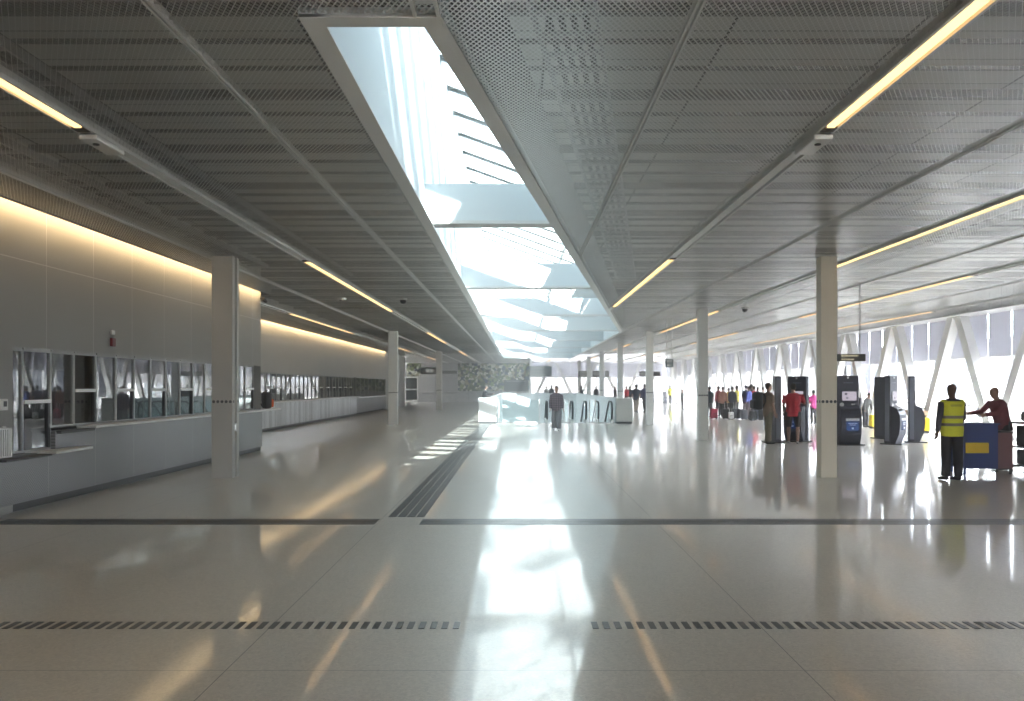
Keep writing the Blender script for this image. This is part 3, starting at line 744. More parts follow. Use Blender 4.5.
# soffit strip above the windows
b = MB(); b.box(XR - .9, XR + .05, Y0, Y1, HC - .03, HC - .005)
tag(b.build('trim_31', 'whitesteel'), 'plain white soffit along the top of the window wall', 'soffit', kind='structure')
PER = 4.86; k = 0; y = 29.3 - PER
while y < Y1 - 2.5:
    vis = y > 23
    for s in (-1, 1):
        b = MB(); b.hull_beam((XR - .42, y + s * .22, HC), (XR - .42, y + s * 2.35, 0), .36, .30, (1, 0, 0))
        lab = 'white diagonal strut before the windows, %s leaning pair from the photo edge, %s leg' % (ordinal(k), 'nearer' if s < 0 else 'farther') if vis else 'white diagonal strut outside the photo to the right'
        tag(b.build('diagonal_strut', 'whitesteel'), lab, 'strut', 'struts before the window wall' if vis else 'struts out of view', 'structure')
    if vis: k += 1
    y += PER

# ------------------------------------------------------------------ opening to the floor below, parapets, blocks, escalators
b = MB(); ZB = -5.0
b.quad((VX0, VY0, 0), (VX0, VY1, 0), (VX0, VY1, ZB), (VX0, VY0, ZB)); b.quad((VX1, VY0, 0), (VX1, VY1, 0), (VX1, VY1, ZB), (VX1, VY0, ZB))
b.quad((VX0, VY0, 0), (VX1, VY0, 0), (VX1, VY0, ZB), (VX0, VY0, ZB)); b.quad((VX0, VY1, 0), (VX1, VY1, 0), (VX1, VY1, ZB), (VX0, VY1, ZB)); b.quad((VX0, VY0, ZB), (VX1, VY0, ZB), (VX1, VY1, ZB), (VX0, VY1, ZB))
tag(b.build('wall_escalator_well', 'parapet'), 'white lining of the escalator well', 'wall', kind='structure')
for (x0, x1, y0, y1, l) in ((VX0 - .18, VX0, VY0, VY1, 'left'), (VX1, VX1 + .18, VY0, VY1, 'right'), (VX0 - .18, VX1 + .18, VY1, VY1 + .18, 'far')):
    t = thing('wall_parapet_' + l, '%s solid white parapet around the escalator opening' % l, 'parapet', (0, 0, 0), 0, 'parapets', 'structure')
    MB().box(x0, x1, y0, y1, 0, 1.08).build('upstand', 'parapet', t); MB().box(x0 - .02, x1 + .02, y0 - .02, y1 + .02, 1.08, 1.12).build('coping', 'white', t)
def block(x0, x1, m, l):
    t = thing('end_block', l, 'block', ((x0 + x1) / 2, 38.55, 0))
    h = (x1 - x0) / 2
    MB().box(-h, h, 0, .74, .09, 1.13).build('cladding', m, t); MB().box(-h + .03, h - .03, .03, .74, 0, .09).build('plinth', 'dark', t); MB().box(-h - .01, h + .01, -.01, .75, 1.13, 1.16).build('top_cap', 'white', t)
block(-1.80, -.98, 'blockpale', 'pale boxed end block at the left of the escalators'); block(4.43, 5.16, 'blockgrey', 'beige boxed end block at the right of the escalators')
def guard(x0, x1, l):
    t = thing('glass_guard', l, 'glass guard', (0, 39.15, 0), 0, 'glass guards at the escalators')
    MB().box(x0, x1, -.008, .008, .06, 1.05).build('glass_sheet', 'railglass', t)
    for x in (x0, x1): MB().rbox(x - .025, x + .025, -.03, .03, 0, 1.08, .008).build('post', 'alu', t)
    MB().rbox(x0 + .03, x1 - .03, -.03, .03, .0, .06, .008).build('shoe', 'alu', t)
guard(-.9, .95, 'glass guard between the pale block and the first escalator'); guard(2.09, 2.31, 'glass guard between the first and second escalators'); guard(3.26, 3.52, 'glass guard between the second and third escalators')
def escalator():
    t = thing('escalator', 'x', 'escalator', (0, 38.95, 0))
    slope = math.tan(math.radians(30)); L = 8.5
    for s in (-1, 1):
        x = s * .31
        path = [(x, .35, .12), (x, .08, .18), (x, -.03, .4), (x, -.03, .68), (x, .06, .90), (x, .3, .98), (x, 1.1, .98), (x, 1.5, .86), (x, L, .86 - (L - 1.5) * slope)]
        b = MB(); b.loft(path, [(.045, .04)] * len(path), 8); b.build('handrail', 'rubber', t, True)
        b = MB(); p = [(.05, .15), (.02, .4), (.02, .68), (.1, .86), (.3, .94), (1.1, .94), (1.5, .82), (L, .82 - (L - 1.5) * slope), (L, -.1 - (L - 1.5) * slope), (1.5, .12), (.3, .1)]
        b.prism(p, x - .006, x + .006); b.build('balustrade_glass', 'railglass', t)
        b = MB(); p = [(-.02, .0), (-.02, .16), (.3, .2), (1.2, .2), (1.5, .12), (L, .12 - (L - 1.5) * slope), (L, -.25 - (L - 1.5) * slope), (1.5, -.25), (1.2, -.1), (.4, -.05), (.4, 0)]
        b.prism(p, x - .06 + s * .03, x + .06 + s * .03); b.build('skirt', 'alulight', t)
    MB().box(-.28, .28, -.1, 1.25, .0, .012).build('landing_plate', 'alu', t)
    st = MB(); y = 1.25; z = 0
    for k in range(18):
        st.prism([(y, z), (y + .4, z), (y + .4, z - .45), (y, z - .25)], -.27, .27); y += .4; z -= .4 * slope
    st.build('steps', 'inlay', t)
    return t
e0 = escalator()
for i, (x, l) in enumerate(((1.62, 'left escalator of the three, beside the walking person'), (2.78, 'middle escalator of the three between the end blocks'), (3.96, 'right escalator of the three, next to the beige end block'))):
    e = e0 if i == 0 else copy_tree(e0)
    e.location.x = x; tag(e, l, 'escalator', 'escalators going down')

# ------------------------------------------------------------------ kiosks
def kiosk():
    t = thing('check_in_kiosk', 'x', 'kiosk', (0, 0, 0), 0, 'check-in kiosks')
    MB().rbox(-.32, .32, -.02, .16, .03, 2.0, .025).build('tower', 'kiosk', t)
    MB().box(.318, .324, .01, .13, .1, 1.95).box(-.324, -.318, .01, .13, .1, 1.95).build('side_cover', 'kiosklight', t)
    b = MB(); b.prism([(-.02, .03), (-.15, .03), (-.26, .3), (-.295, .62), (-.28, .86), (-.2, 1.05), (-.02, 1.12)], -.3, .3); b.build('pedestal', 'kiosk', t)
    MB().rbox(-.37, .37, -.36, .26, 0, .03, .01).build('base_plate', 'black', t)
    MB().rbox(-.19, .26, -.04, -.015, 1.26, 1.56, .008).build('bezel', 'black', t)
    sc = MB().box(-.17, .24, -.045, -.038, 1.28, 1.54).build('screen', 'kscreen', t)
    MB().box(-.1, -.03, -.048, -.044, 1.44, 1.5).box(-.06, .0, -.048, -.044, 1.33, 1.38).build('screen_icon', 'kiosk', sc)
    MB().cyl((-.18, -.05, 1.16), (-.18, -.02, 1.16), .06).build('scanner_ring', 'alu', t)
    MB().box(.1, .2, -.04, -.015, 1.15, 1.19).build('card_slot', 'alu', t)
    b = MB(); b.add([(-.14, -.299, .42), (.2, -.299, .42), (.2, -.304, .68), (-.14, -.304, .68), (-.14, -.279, .42), (.2, -.279, .42), (.2, -.294, .68), (-.14, -.294, .68)], [(0, 1, 2, 3), (4, 7, 6, 5), (0, 4, 5, 1), (1, 5, 6, 2), (2, 6, 7, 3), (3, 7, 4, 0)]); b.build('blue_label', 'kblue', t)
    MB().box(-.16, .22, -.304, -.278, .70, .77).build('white_label', 'kwhite', t)
    MB().box(.0, .06, -.307, -.295, .46, .51).box(-.1, .16, -.308, -.297, .62, .635).box(-.06, .12, -.308, -.297, .575, .59).build('label_print', 'kwhite', t)
    b = MB(); xx = -.13
    for w in (.05, .03, .06, .04, .05): b.box(xx, xx + w, -.026, -.018, 1.78, 1.81); xx += w + .012
    b.build('heading_print', 'kiosklight', t)
    MB().cyl((0, -.03, 1.94), (0, -.018, 1.94), .03).build('beacon', 'kwhite', t)
    MB().rbox(-.2, .2, -.31, -.18, 1.0, 1.03, .01).build('keyboard_shelf', 'black', t)
    return t
k0 = kiosk()
KS = [(9.55, 24.75, 0, 'dark check-in kiosk facing the camera with blue label and grey screen'),
      (11.85, 27.6, 1.9, 'dark kiosk standing back to back, behind the turned kiosk at right'),
      (10.98, 25.0, .85, 'dark kiosk turned to the right, showing its blue label at an angle'),
      (12.0, 25.9, 1.2, 'slim kiosk seen from its side, farthest right of the kiosks'),
      (8.57, 26.25, -.85, 'kiosk being used by the man in the red shirt'),
      (7.76, 25.85, -1.75, 'kiosk seen edge-on behind the man with the backpack')]
for i, (x, y, r, l) in enumerate(KS):
    o = k0 if i == 0 else copy_tree(k0)
    o.location = (x, y, 0); o.rotation_euler = (0, 0, r); o['label'] = l
# distant dark kiosks near the far vest wearer
for i, (x, y, l) in enumerate(((14.25, 83, 'distant dark kiosk left of the far yellow vest wearer'), (13.0, 83, 'distant dark kiosk beside the third right column'))):
    o = copy_tree(k0); o.location = (x, y, 0); o.rotation_euler = (0, 0, .3); o.scale = (.62, .62, .58); o['label'] = l; o['group'] = 'distant kiosks'

# ------------------------------------------------------------------ people
SKIN = {'light': plain('skin_light', (.52, .33, .25), .55, noise=.03), 'tan': plain('skin_tan', (.36, .21, .15), .55, noise=.03), 'dark': plain('skin_dark', (.13, .07, .05), .55, noise=.03)}
def cloth(col): return plain('cloth_%02d_%02d_%02d' % tuple(int(c * 99) for c in col), col, .85, noise=.12, scale=14)
def remeshed(mb, vox, smooth=3):
    me = mb.mesh('tmp', [])if False else None
    me = bpy.data.meshes.new('tmp'); me.from_pydata(mb.v, [], mb.f)
    bm = bmesh.new(); bm.from_mesh(me); bmesh.ops.recalc_face_normals(bm, faces=bm.faces[:]); bm.to_mesh(me); bm.free()
    o = bpy.data.objects.new('tmp', me); COL.objects.link(o)
    r = o.modifiers.new('r', 'REMESH'); r.mode = 'VOXEL'; r.voxel_size = vox
    if smooth:
        s = o.modifiers.new('s', 'SMOOTH'); s.factor = .5; s.iterations = smooth
    dg = bpy.context.evaluated_depsgraph_get()
    m2 = bpy.data.meshes.new_from_object(o.evaluated_get(dg))
    bpy.data.objects.remove(o); bpy.data.meshes.remove(me)
    m2.polygons.foreach_set('use_smooth', [True] * len(m2.polygons))
    return m2
def add_part(name, me, mat, parent):
    me.materials.clear(); me.materials.append(mat); me.name = name
    o = bpy.data.objects.new(name, me); COL.objects.link(o); o.parent = parent; return o

def person(label, loc, rotz=0, h=1.75, top=(.1, .1, .1), legs=(.03, .03, .03), hair=(.02, .015, .01), skin='light', sleeve='long', shorts=False,
           lean=0, hip=(0, 0), knee=(0, 0), armL=None, armR=None, vest=False, topmat=None, vox=.016, group=None, shoes=(.02, .02, .02), wide=1.0, longhair=False, bald=False, name='person', detail=True, loose=0.0, headturn=0.0, spread=.095):
    t = thing(name, label, 'person', loc, rotz, group); t.scale = (h / 1.75,) * 3
    R = Matrix.Rotation(lean, 3, 'X')       # positive leans forward (-Y)
    piv = Vector((0, 0, .93))
    def up(p): return piv + R @ (Vector(p) - piv)
    W = wide
    # legs
    J = []; low = 9
    for i, s in enumerate((1, -1)):
        a, bnd = hip[i], knee[i]
        hp = Vector((s * .092 * W, 0, .91)); kn = hp + Vector((s * (spread - .092), -math.sin(a), -math.cos(a))) * .42
        an = kn + Vector((0, -math.sin(a - bnd), -math.cos(a - bnd))) * .41
        J.append((hp, kn, an, a - bnd)); low = min(low, an.z)
    dz = .08 - low
    sh = Vector((0, 0, dz))
    def leg(mb, i, grow, end=1.0, taper=True):
        hp, kn, an, _ = J[i]; hp, kn, an = hp + sh, kn + sh, an + sh
        m = kn.lerp(an, .35); pts = [hp + Vector((0, 0, .03)), hp.lerp(kn, .5), kn, m, an]; rad = [.088 * W, .076 * W, .056, .056, .038]
        if not taper: rad = [.090 * W, .082 * W, .072 + loose, .068 + loose, .062 + loose]
        if end < 1: pts = pts[:3]; rad = [.092 * W, .086 * W, .078]; pts[2] = hp.lerp(kn, .97)
        mb.loft(pts, [r + grow for r in rad], 10)
    def arm(mb, s, spec, grow, end=1.0):
        u, f = spec; S = up((s * .178 * W, 0, 1.415)) + sh; E = S + Vector(u).normalized() * .29; Wd = E + Vector(f).normalized() * .25
        if end < .6: mb.loft([S, S.lerp(E, .45), S.lerp(E, .8)], [.060 * min(W, 1.15) + grow, .056 + grow, .058 + grow], 10)
        else: mb.loft([S, S.lerp(E, .5), E, E.lerp(Wd, .5), Wd], [.056 * min(W, 1.15) + grow, .048 + grow, .041 + grow, .038 + grow, .029 + grow], 10)
        return S, E, Wd
    AL = armL or ((.16, .02, -1), (.04, -.18, -1)); AR = armR or ((-.16, .02, -1), (-.04, -.18, -1))
    def torso(mb, grow, z0=.80, z1=1.47, k=1.0):
        prof = [(.80, .155, .112), (.93, .165, .118), (1.07, .148, .108), (1.24, .165, .118), (1.37, .178, .112), (1.44, .145, .088), (1.48, .085, .07)]
        P = [(z, a, c) for z, a, c in prof if z0 - .001 <= z <= z1 + .02]
        mb.loft([up((0, 0, z)) + sh for z, a, c in P], [(a * W + grow, c * W + grow) for z, a, c in P], 14)
    body = MB(); torso(body, 0)
    body.loft([up((0, .01, 1.44)) + sh, up((0, -.005, 1.58)) + sh], [.058, .052], 10)
    hc = up((0, -.012, 1.635)) + sh
    Rh = R @ Matrix.Rotation(headturn, 3, 'Z')
    def hp_(p): return hc + Rh @ Vector(p)
    body.loft([hp_((0, -.02, -.118)), hp_((0, -.024, -.095)), hp_((0, -.012, -.05)), hp_((0, 0, 0)), hp_((0, .008, .05)), hp_((0, .008, .09)), hp_((0, .005, .113))],
              [(.025, .03), (.045, .055), (.064, .078), (.073, .092), (.074, .096), (.056, .074), (.02, .026)], 14)
    body.ell(hp_((0, -.098, -.012)), .013, .02, .024, 8, 5)
    for s in (-1, 1): body.ell(hp_((s * .075, .01, -.005)), .01, .018, .03, 8, 5)
    for i in (0, 1): leg(body, i, 0)
    wr = []
    for s, sp in ((1, AL), (-1, AR)): wr.append((s, sp, arm(body, s, sp, 0)))
    for s, sp, (S, E, Wd) in wr:          # palms
        f = Vector(sp[1]).normalized(); body.loft([Wd - f * .01, Wd + f * .04, Wd + f * .085], [(.022, .028), (.018, .042), (.014, .038)], 10)
    bm_ = remeshed(body, vox, 2)
    bo = add_part('body', bm_, SKIN[skin], t)
    # fingers joined to the body mesh
    if detail:
        fm = MB()
        for s, sp, (S, E, Wd) in wr:
            f = Vector(sp[1]).normalized(); side = Vector((0, 1, 0)) if abs(f.y) < .8 else Vector((1, 0, 0)); side = (side - f * side.dot(f)).normalized(); pal = f.cross(side) * s
            for k in range(4):
                o = (k - 1.5) * .021; L = (.062, .076, .072, .056)[k]; b0 = Wd + f * .075 + side * o
                fm.loft([b0, b0 + f * L * .45 + pal * .006, b0 + f * L * .75 + pal * .022, b0 + f * L * .9 + pal * .04], [.0095, .009, .008, .006], 6)
            b0 = Wd + f * .025 - side * .034
            fm.loft([b0, b0 + f * .03 - side * .024, b0 + f * .06 - side * .03], [.012, .011, .008], 6)
        bmh = bmesh.new(); bmh.from_mesh(bm_)
        vs = [bmh.verts.new(v) for v in fm.v]
        for fc in fm.f: bmh.faces.new([vs[i] for i in fc])
        bmh.to_mesh(bm_); bmh.free(); bm_.polygons.foreach_set('use_smooth', [True] * len(bm_.polygons))
        for s in (-1, 1): e = MB(); e.ell(hp_((s * .03, -.079, .018)), .011, .008, .008, 8, 6); e.build('eye', 'black', t, True)
        e = MB(); e.rbox(-.022, .022, -.004, .004, -.004, .004, .002); mo = e.build('mouth', cloth((.3, .12, .1)), t); mo.location = hp_((0, -.088, -.062))
    # clothes
    g = MB(); torso(g, .016 + loose * .5)
    for s, sp in ((1, AL), (-1, AR)): arm(g, s, sp, .012, 1.0 if sleeve == 'long' else .5)
    add_part('shirt' if sleeve != 'long' else 'long_sleeved_top', remeshed(g, vox, 3), topmat or cloth(top), t)
    if vest:
        g = MB(); torso(g, .032, .80, 1.45)
        for s, sp in ((1, AL), (-1, AR)):
            S = up((s * .15 * W, 0, 1.40)) + sh; g.ell(S, .075, .085, .075)
        add_part('hi_vis_vest', remeshed(g, vox, 3), MAT['vest'], t)
    g = MB(); g.loft([up((0, 0, .98)) + sh, Vector((0, 0, .92)) + sh, Vector((0, 0, .84)) + sh], [(.155 * W, .112 * W), (.17 * W, .125 * W), (.155 * W, .115 * W)], 14)
    for i in (0, 1): leg(g, i, .006, .5 if shorts else 1.0, False)
    add_part('shorts' if shorts else 'trousers', remeshed(g, vox, 2), cloth(legs), t)
    for i in (0, 1):
        hp, kn, an, ang = J[i]; an = an + sh
        d = Vector((0, -math.cos(ang), math.sin(ang))); d.z = min(d.z, 0) if an.z > .1 else 0
        g = MB(); g.loft([an + Vector((0, .05, -.03)), an + Vector((0, .02, -.028)), an + d * .09 + Vector((0, 0, -.042)), an + d * .17 + Vector((0, 0, -.052)), an + d * .2 + Vector((0, 0, -.054))],
                         [(.026, .03), (.042, .046), (.046, .034), (.042, .026), (.026, .016)], 12)
        g.build('shoe', cloth(shoes), t, True)
    if not bald:
        g = MB(); g.loft([hp_((0, .045, -.055)), hp_((0, .035, -.01)), hp_((0, .022, .035)), hp_((0, .012, .075)), hp_((0, .008, .108)), hp_((0, .006, .126))],
                         [(.055, .045), (.074, .072), (.081, .092), (.076, .098), (.052, .07), (.018, .024)], 14)
        if longhair: g.loft([hp_((0, .05, .02)), hp_((0, .075, -.08)), hp_((0, .08, -.2)), hp_((0, .075, -.28))], [(.07, .05), (.078, .045), (.075, .04), (.05, .025)], 12)
        g.build('hair', cloth(hair), t, True)
    return t

# --- the two men at the blue desk
person('man seen from behind in a yellow hi-vis vest beside the blue desk', (7.80, 15.35, 0), PI + .12, 1.74, (.06, .06, .075), (.022, .022, .028), (.03, .025, .02), 'dark', vest=True, vox=.012,
       armL=((.22, .03, -1), (.05, -.12, -1)), armR=((-.18, -.12, -1), (-.25, -.8, -.35)), hip=(.03, -.03), loose=.008, wide=1.08, bald=True, spread=.11)
person('man in a dark red long-sleeved top standing behind the blue desk', (9.86, 17.35, 0), -PI / 2 + .15, 1.70, (.24, .06, .075), (.03, .03, .035), (.03, .02, .02), 'tan', vox=.012, lean=.28,
       armL=((.1, -.7, -.75), (-.05, -1, -.12)), armR=((-.1, -.75, -.7), (-.05, -1, -.1)), wide=1.12, bald=True)
# desk
t = thing('service_desk', 'blue standing desk with a yellow band at the right edge', 'desk', (9.02, 16.4, 0), .0)
MB().box(-.43, .20, 0, .025, .11, .95).build('front_panel', 'deskblue', t)
MB().box(.20, .49, .012, .037, .11, .80).build('maroon_panel', 'deskred', t)
MB().rbox(-.46, .23, -.03, .55, .95, .985, .01).build('desk_top', 'deskblue', t)
MB().rbox(.23, .51, .0, .55, .80, .83, .01).build('side_shelf', 'dark', t)
MB().box(-.425, .02, -.006, .002, .41, .61).build('yellow_band', 'deskyellow', t)
for x, y in ((-.43, .0), (.47, .03), (-.43, .5), (.47, .5)): MB().box(x - .02, x + .02, y, y + .04, 0, .95 if x < 0 else .8).build('leg', 'deskblue' if x < 0 else 'dark', t)
MB().box(-.43, -.405, .025, .5, .11, .95).build('side_panel', 'deskblue', t)
t = thing('desk_scanner', 'small black scanner standing on the blue desk', 'scanner', (8.72, 16.8, .985))
MB().rbox(-.04, .04, -.04, .04, 0, .02, .005).build('foot', 'black', t); MB().rbox(-.022, .022, -.02, .02, .02, .2, .01).build('body', 'black', t)
# cart of black cases at the photo edge
t = thing('luggage_cart', 'black wheeled cart at the right edge beside the blue desk', 'cart', (10.05, 16.6, 0))
b = MB()
for x in (-.35, .35):
    for y in (-.25, .25): b.cyl((x, y, .08), (x, y, 1.0), .018, 8)
    b.tube([(x, -.25, .98), (x, .25, .98)], .018)
for z in (.12, .5, .98):
    for y in (-.25, .25): b.tube([(-.35, y, z), (.35, y, z)], .016)
b.build('tube_frame', 'black', t)
MB().box(-.35, .35, -.25, .25, .14, .16).box(-.35, .35, -.25, .25, .5, .52).build('shelf', 'black', t)
for x in (-.33, .33):
    for y in (-.23, .23): MB().cyl((x - .015, y, .04), (x + .015, y, .04), .04, 12).build('wheel', 'rubber', t)
for i, (x0, x1, z0, z1, y0, l) in enumerate(((-.33, -.03, .525, .93, -.2, 'black case on the left of the cart middle shelf'), (.02, .32, .525, .9, -.2, 'black case on the right of the cart middle shelf'), (-.32, -.02, .165, .46, -.2, 'black case on the left of the cart bottom shelf'), (.03, .33, .165, .46, -.2, 'black case on the right of the cart bottom shelf'))):
    t = thing('equipment_case', l, 'case', (10.12, 16.6, 0), 0, 'black cases on the cart')
    MB().rbox(x0, x1, y0, .2, z0, z1, .03).build('shell', 'black', t); MB().tube([((x0 + x1) / 2 - .05, y0 - .005, (z0 + z1) / 2), ((x0 + x1) / 2 - .05, y0 - .04, (z0 + z1) / 2), ((x0 + x1) / 2 + .05, y0 - .04, (z0 + z1) / 2), ((x0 + x1) / 2 + .05, y0 - .005, (z0 + z1) / 2)], .01).build('handle', 'alu', t)
t = thing('holdall', 'grey holdall lying on top of the black cart', 'bag', (10.08, 16.6, .998))
MB().rbox(-.26, .26, -.14, .14, 0, .22, .08, 3).build('bag_body', cloth((.16, .16, .17)), t, True); MB().tube([(-.1, -.02, .2), (-.08, -.02, .27), (.08, -.02, .27), (.1, -.02, .2)], .012).build('carry_handle', 'black', t, True)

# --- kiosk users
person('man in a red T-shirt and black shorts using a kiosk', (8.05, 25.0, 0), PI - .35, 1.77, (.42, .03, .045), (.012, .012, .015), (.02, .015, .012), 'tan', 'short', True, vox=.014, wide=1.2,
       armR=((-.3, -.45, -.8), (.15, -1, .1)), armL=((.2, .0, -1), (.0, -.6, -.7)), hip=(.12, -.1), knee=(.05, .05), spread=.13, shoes=(.55, .55, .55))
bm1 = person('man in khaki wearing a black backpack, standing at the edge-on kiosk', (7.32, 25.0, 0), PI / 2 + .2, 1.79, (.25, .18, .13), (.16, .145, .10), (.04, .03, .02), 'tan', 'short', vox=.014, armL=((.12, -.2, -1), (0, -.6, -.8)), armR=((-.12, -.1, -1), (0, -.3, -1)), hip=(.08, -.08), loose=.012)
backpack('black backpack worn by the man in khaki', (6.985, 24.935, 1.0), PI / 2 + .2, 'black', s=1.15).rotation_euler = (0, 0, PI / 2 + .2)

# --- walking person in the middle
person('person in a plaid shirt and wide grey trousers walking towards the camera', (1.45, 32.6, 0), -.1, 1.70, (.2, .2, .2), (.22, .22, .235), (.05, .035, .03), 'light', vox=.016, topmat=MAT['plaid'], hip=(.16, -.14), knee=(.06, .16), loose=.03,
       armL=((.22, .05, -1), (.05, -.12, -1)), armR=((-.2, .0, -1), (.0, -.1, -1)), shoes=(.7, .7, .7), wide=1.05)
def suitcase(label, loc, rotz, m, s=1.0, group='suitcases', up=.95):
    t = thing('suitcase', label, 'suitcase', loc, rotz, group); t.scale = (s, s, s)
    MB().rbox(-.2, .2, -.12, .12, .05, .62, .04, 2).build('shell', m, t, True)
    for x in (-.15, .15):
        for y in (-.08, .08): MB().cyl((x - .012, y, .028), (x + .012, y, .028), .028, 10).build('wheel', 'rubber', t)
    MB().tube([(-.09, .06, .6), (-.09, .06, up), (.09, .06, up), (.09, .06, .6)], .011).build('pull_handle', 'alu', t)
    MB().rbox(-.1, .1, -.135, -.115, .3, .34, .006).build('side_handle', 'black', t)
    return t

# --- around the escalator opening
person('person in grey leaning on the left parapet behind the pale block', (-2.15, 52.5, 0), PI / 2 + .2, 1.74, (.12, .12, .14), (.015, .015, .018), (.02, .02, .02), 'tan', vox=.024, lean=.2, armL=((.1, -.7, -.7), (-.1, -1, 0)), armR=((-.1, -.7, -.6), (.1, -1, .1)), detail=False)
t = thing('paper_sheet', 'white paper held by the person leaning on the left parapet', 'paper', (-1.42, 52.3, 1.125))
MB().box(-.1, .1, -.14, .14, 0, .004).build('sheet', 'white', t); MB().box(-.08, .08, -.12, -.1, .004, .006).build('print_line', 'dark', t)
person('walker in a dark blue shirt and beige trousers right of the beige block', (7.55, 54.7, 0), PI - .3, 1.82, (.045, .055, .085), (.42, .35, .28), (.03, .02, .02), 'tan', 'short', vox=.022, hip=(.3, -.3), knee=(.1, .25), detail=False, wide=1.1)
person('walker in a violet blue top right beside the beige trousered walker', (8.12, 54.9, 0), PI + .3, 1.86, (.10, .10, .2), (.06, .055, .055), (.02, .02, .02), 'tan', vox=.022, hip=(-.2, .25), knee=(.2, .1), detail=False)
person('child with black hair behind the far parapet under the display board', (-.05, 71, 0), 0, 1.26, (.5, .5, .5), (.1, .1, .1), (.01, .01, .01), 'tan', vox=.03, detail=False)
person('child with black hair behind the far parapet near the sixth column', (4.15, 71, 0), 0, 1.24, (.2, .2, .2), (.1, .1, .1), (.01, .01, .01), 'tan', vox=.03, detail=False)
FAR = [(2.55, 78, (.5, .5, .5), 'pale clothed person by the far glazing left of the others'), (2.98, 77, (.03, .03, .035), 'person in black by the far glazing behind the plaid shirt'), (5.7, 77, (.05, .05, .055), 'person in dark clothes below the distant signs'), (7.1, 78, (.04, .045, .05), 'tall person in charcoal between two far columns'),
       (8.6, 76, (.09, .05, .06), 'person in dark maroon near the beige block in the distance'), (9.75, 77, (.45, .03, .04), 'person in bright red in the distance'), (10.2, 78, (.04, .05, .09), 'person in navy beside the distant person in red')]
for i, (x, y, c, l) in enumerate(FAR):
    person(l, (x, y, 0), random.uniform(-1, 4), random.uniform(1.66, 1.8), c, (.03, .03, .035), (.015, .012, .01), random.choice(['tan', 'light', 'dark']), vox=.03, detail=False, group='people by the far glazing', hip=(random.uniform(0, .2), -random.uniform(0, .2)))
t = thing('stroller', 'dark pushchair beside the distant person in maroon', 'pushchair', (8.15, 75.8, 0), .5)
MB().rbox(-.22, .22, -.3, .3, .35, .75, .08, 3).build('seat', 'black', t, True); MB().tube([(-.2, .3, .5), (-.2, .55, 1.0), (.2, .55, 1.0), (.2, .3, .5)], .018).build('push_handle', 'alu', t)
for x in (-.22, .22):
    for y in (-.3, .3): MB().cyl((x - .02, y, .11), (x + .02, y, .11), .11, 12).build('wheel', 'rubber', t)
    MB().tube([(x, -.3, .11), (x, .15, .4)], .014).tube([(x, .3, .11), (x, -.1, .4)], .014).build('strut', 'alu', t)
person('distant attendant in a yellow vest beside the far window wall', (14.75, 83, 0), PI - .6, 1.76, (.15, .15, .16), (.04, .04, .06), (.02, .02, .02), 'dark', vox=.028, detail=False, vest=True, armR=((-.3, -.5, -.6), (0, -1, .2)))
person('figure half hidden behind the second right column', (11.9, 62, 0), 1.2, 1.45, (.05, .06, .06), (.06, .06, .06), (.02, .02, .02), 'tan', vox=.028, detail=False)

# --- the queue by the windows
def at(px, yb): d = 1.7 * 853 / (yb - 386); return ((px - 518.5) / 853 * d, d, 0)
Q = [(709.5, 417, 1.62, (.035, .06, .07), (.03, .03, .035), 'tan', 'person in dark teal at the left end of the queue', {}),
     (718.5, 416, 1.64, (.3, .05, .05), (.03, .03, .035), 'tan', 'person in dark red second from the left of the queue', {}),
     (723, 417.5, 1.62, (.42, .2, .14), (.02, .02, .025), 'light', 'person in terracotta next to the one in dark red', {}),
     (728.5, 415.5, 1.55, (.72, .62, .06), (.02, .02, .025), 'tan', 'person in a yellow top left of the grey-clad one', {}),
     (732.5, 417, 1.62, (.12, .12, .15), (.015, .015, .018), 'tan', 'person in charcoal grey between the two yellow tops', {}),
     (737, 416, 1.68, (.66, .56, .10), (.02, .02, .025), 'dark', 'taller person in a yellow top in mid queue', {}),
     (746, 417.5, 1.70, (.04, .06, .12), (.10, .07, .06), 'tan', 'person in navy left of the violet blue shirt', {}),
     (749, 418.5, 1.66, (.13, .17, .5), (.09, .06, .05), 'tan', 'person in a violet blue shirt with brown trousers', dict(wide=1.15)),
     (751.5, 415.5, 1.76, (.08, .08, .1), (.03, .03, .03), 'dark', 'tall person whose head rises behind the blue shirt', {}),
     (754, 418, 1.65, (.62, .04, .08), (.02, .02, .025), 'light', 'person in a crimson top right of the blue shirt', {}),
     (757.8, 416.5, 1.62, (.6, .55, .55), (.05, .05, .06), 'tan', 'person in a whitish top beside the crimson one', {}),
     (763, 417, 1.60, (.66, .60, .60), (.04, .04, .06), 'tan', 'person in a pale pink top near the backpack man', {}),
     (768, 418, 1.62, (.05, .05, .06), (.03, .03, .03), 'tan', 'dark clothed person at the right end of the queue', {})]
rq = random.Random(5)
for px, yb, h, c, lg, sk, l, kw in Q:
    person(l, at(px, yb), rq.uniform(PI - 1.2, PI + 1.2), h + .04, c, lg, (.02, .015, .012), sk, rq.choice(['long', 'short']), vox=.022, detail=False, group='people queueing by the windows', hip=(rq.uniform(-.05, .12), rq.uniform(-.12, .05)), **kw)
suitcase('red suitcase at the left end of the queue', at(714, 419), .2, cloth((.40, .04, .08)), 0.86)
suitcase('black suitcase beside the terracotta top in the queue', at(726, 419.3), -.3, 'black', 0.86)
suitcase('white suitcase standing in the middle of the queue', at(731, 419.6), .1, 'white', 0.62)
suitcase('black suitcase in front of the charcoal-clad queuer', at(735.5, 419), .4, 'black', 0.90)
suitcase('black suitcase in front of the taller yellow top', at(740.3, 419.3), -.2, 'black', 0.86)
suitcase('dark grey suitcase left of the violet blue shirt', at(744, 419.8), .2, cloth((.07, .07, .08)), 0.82)
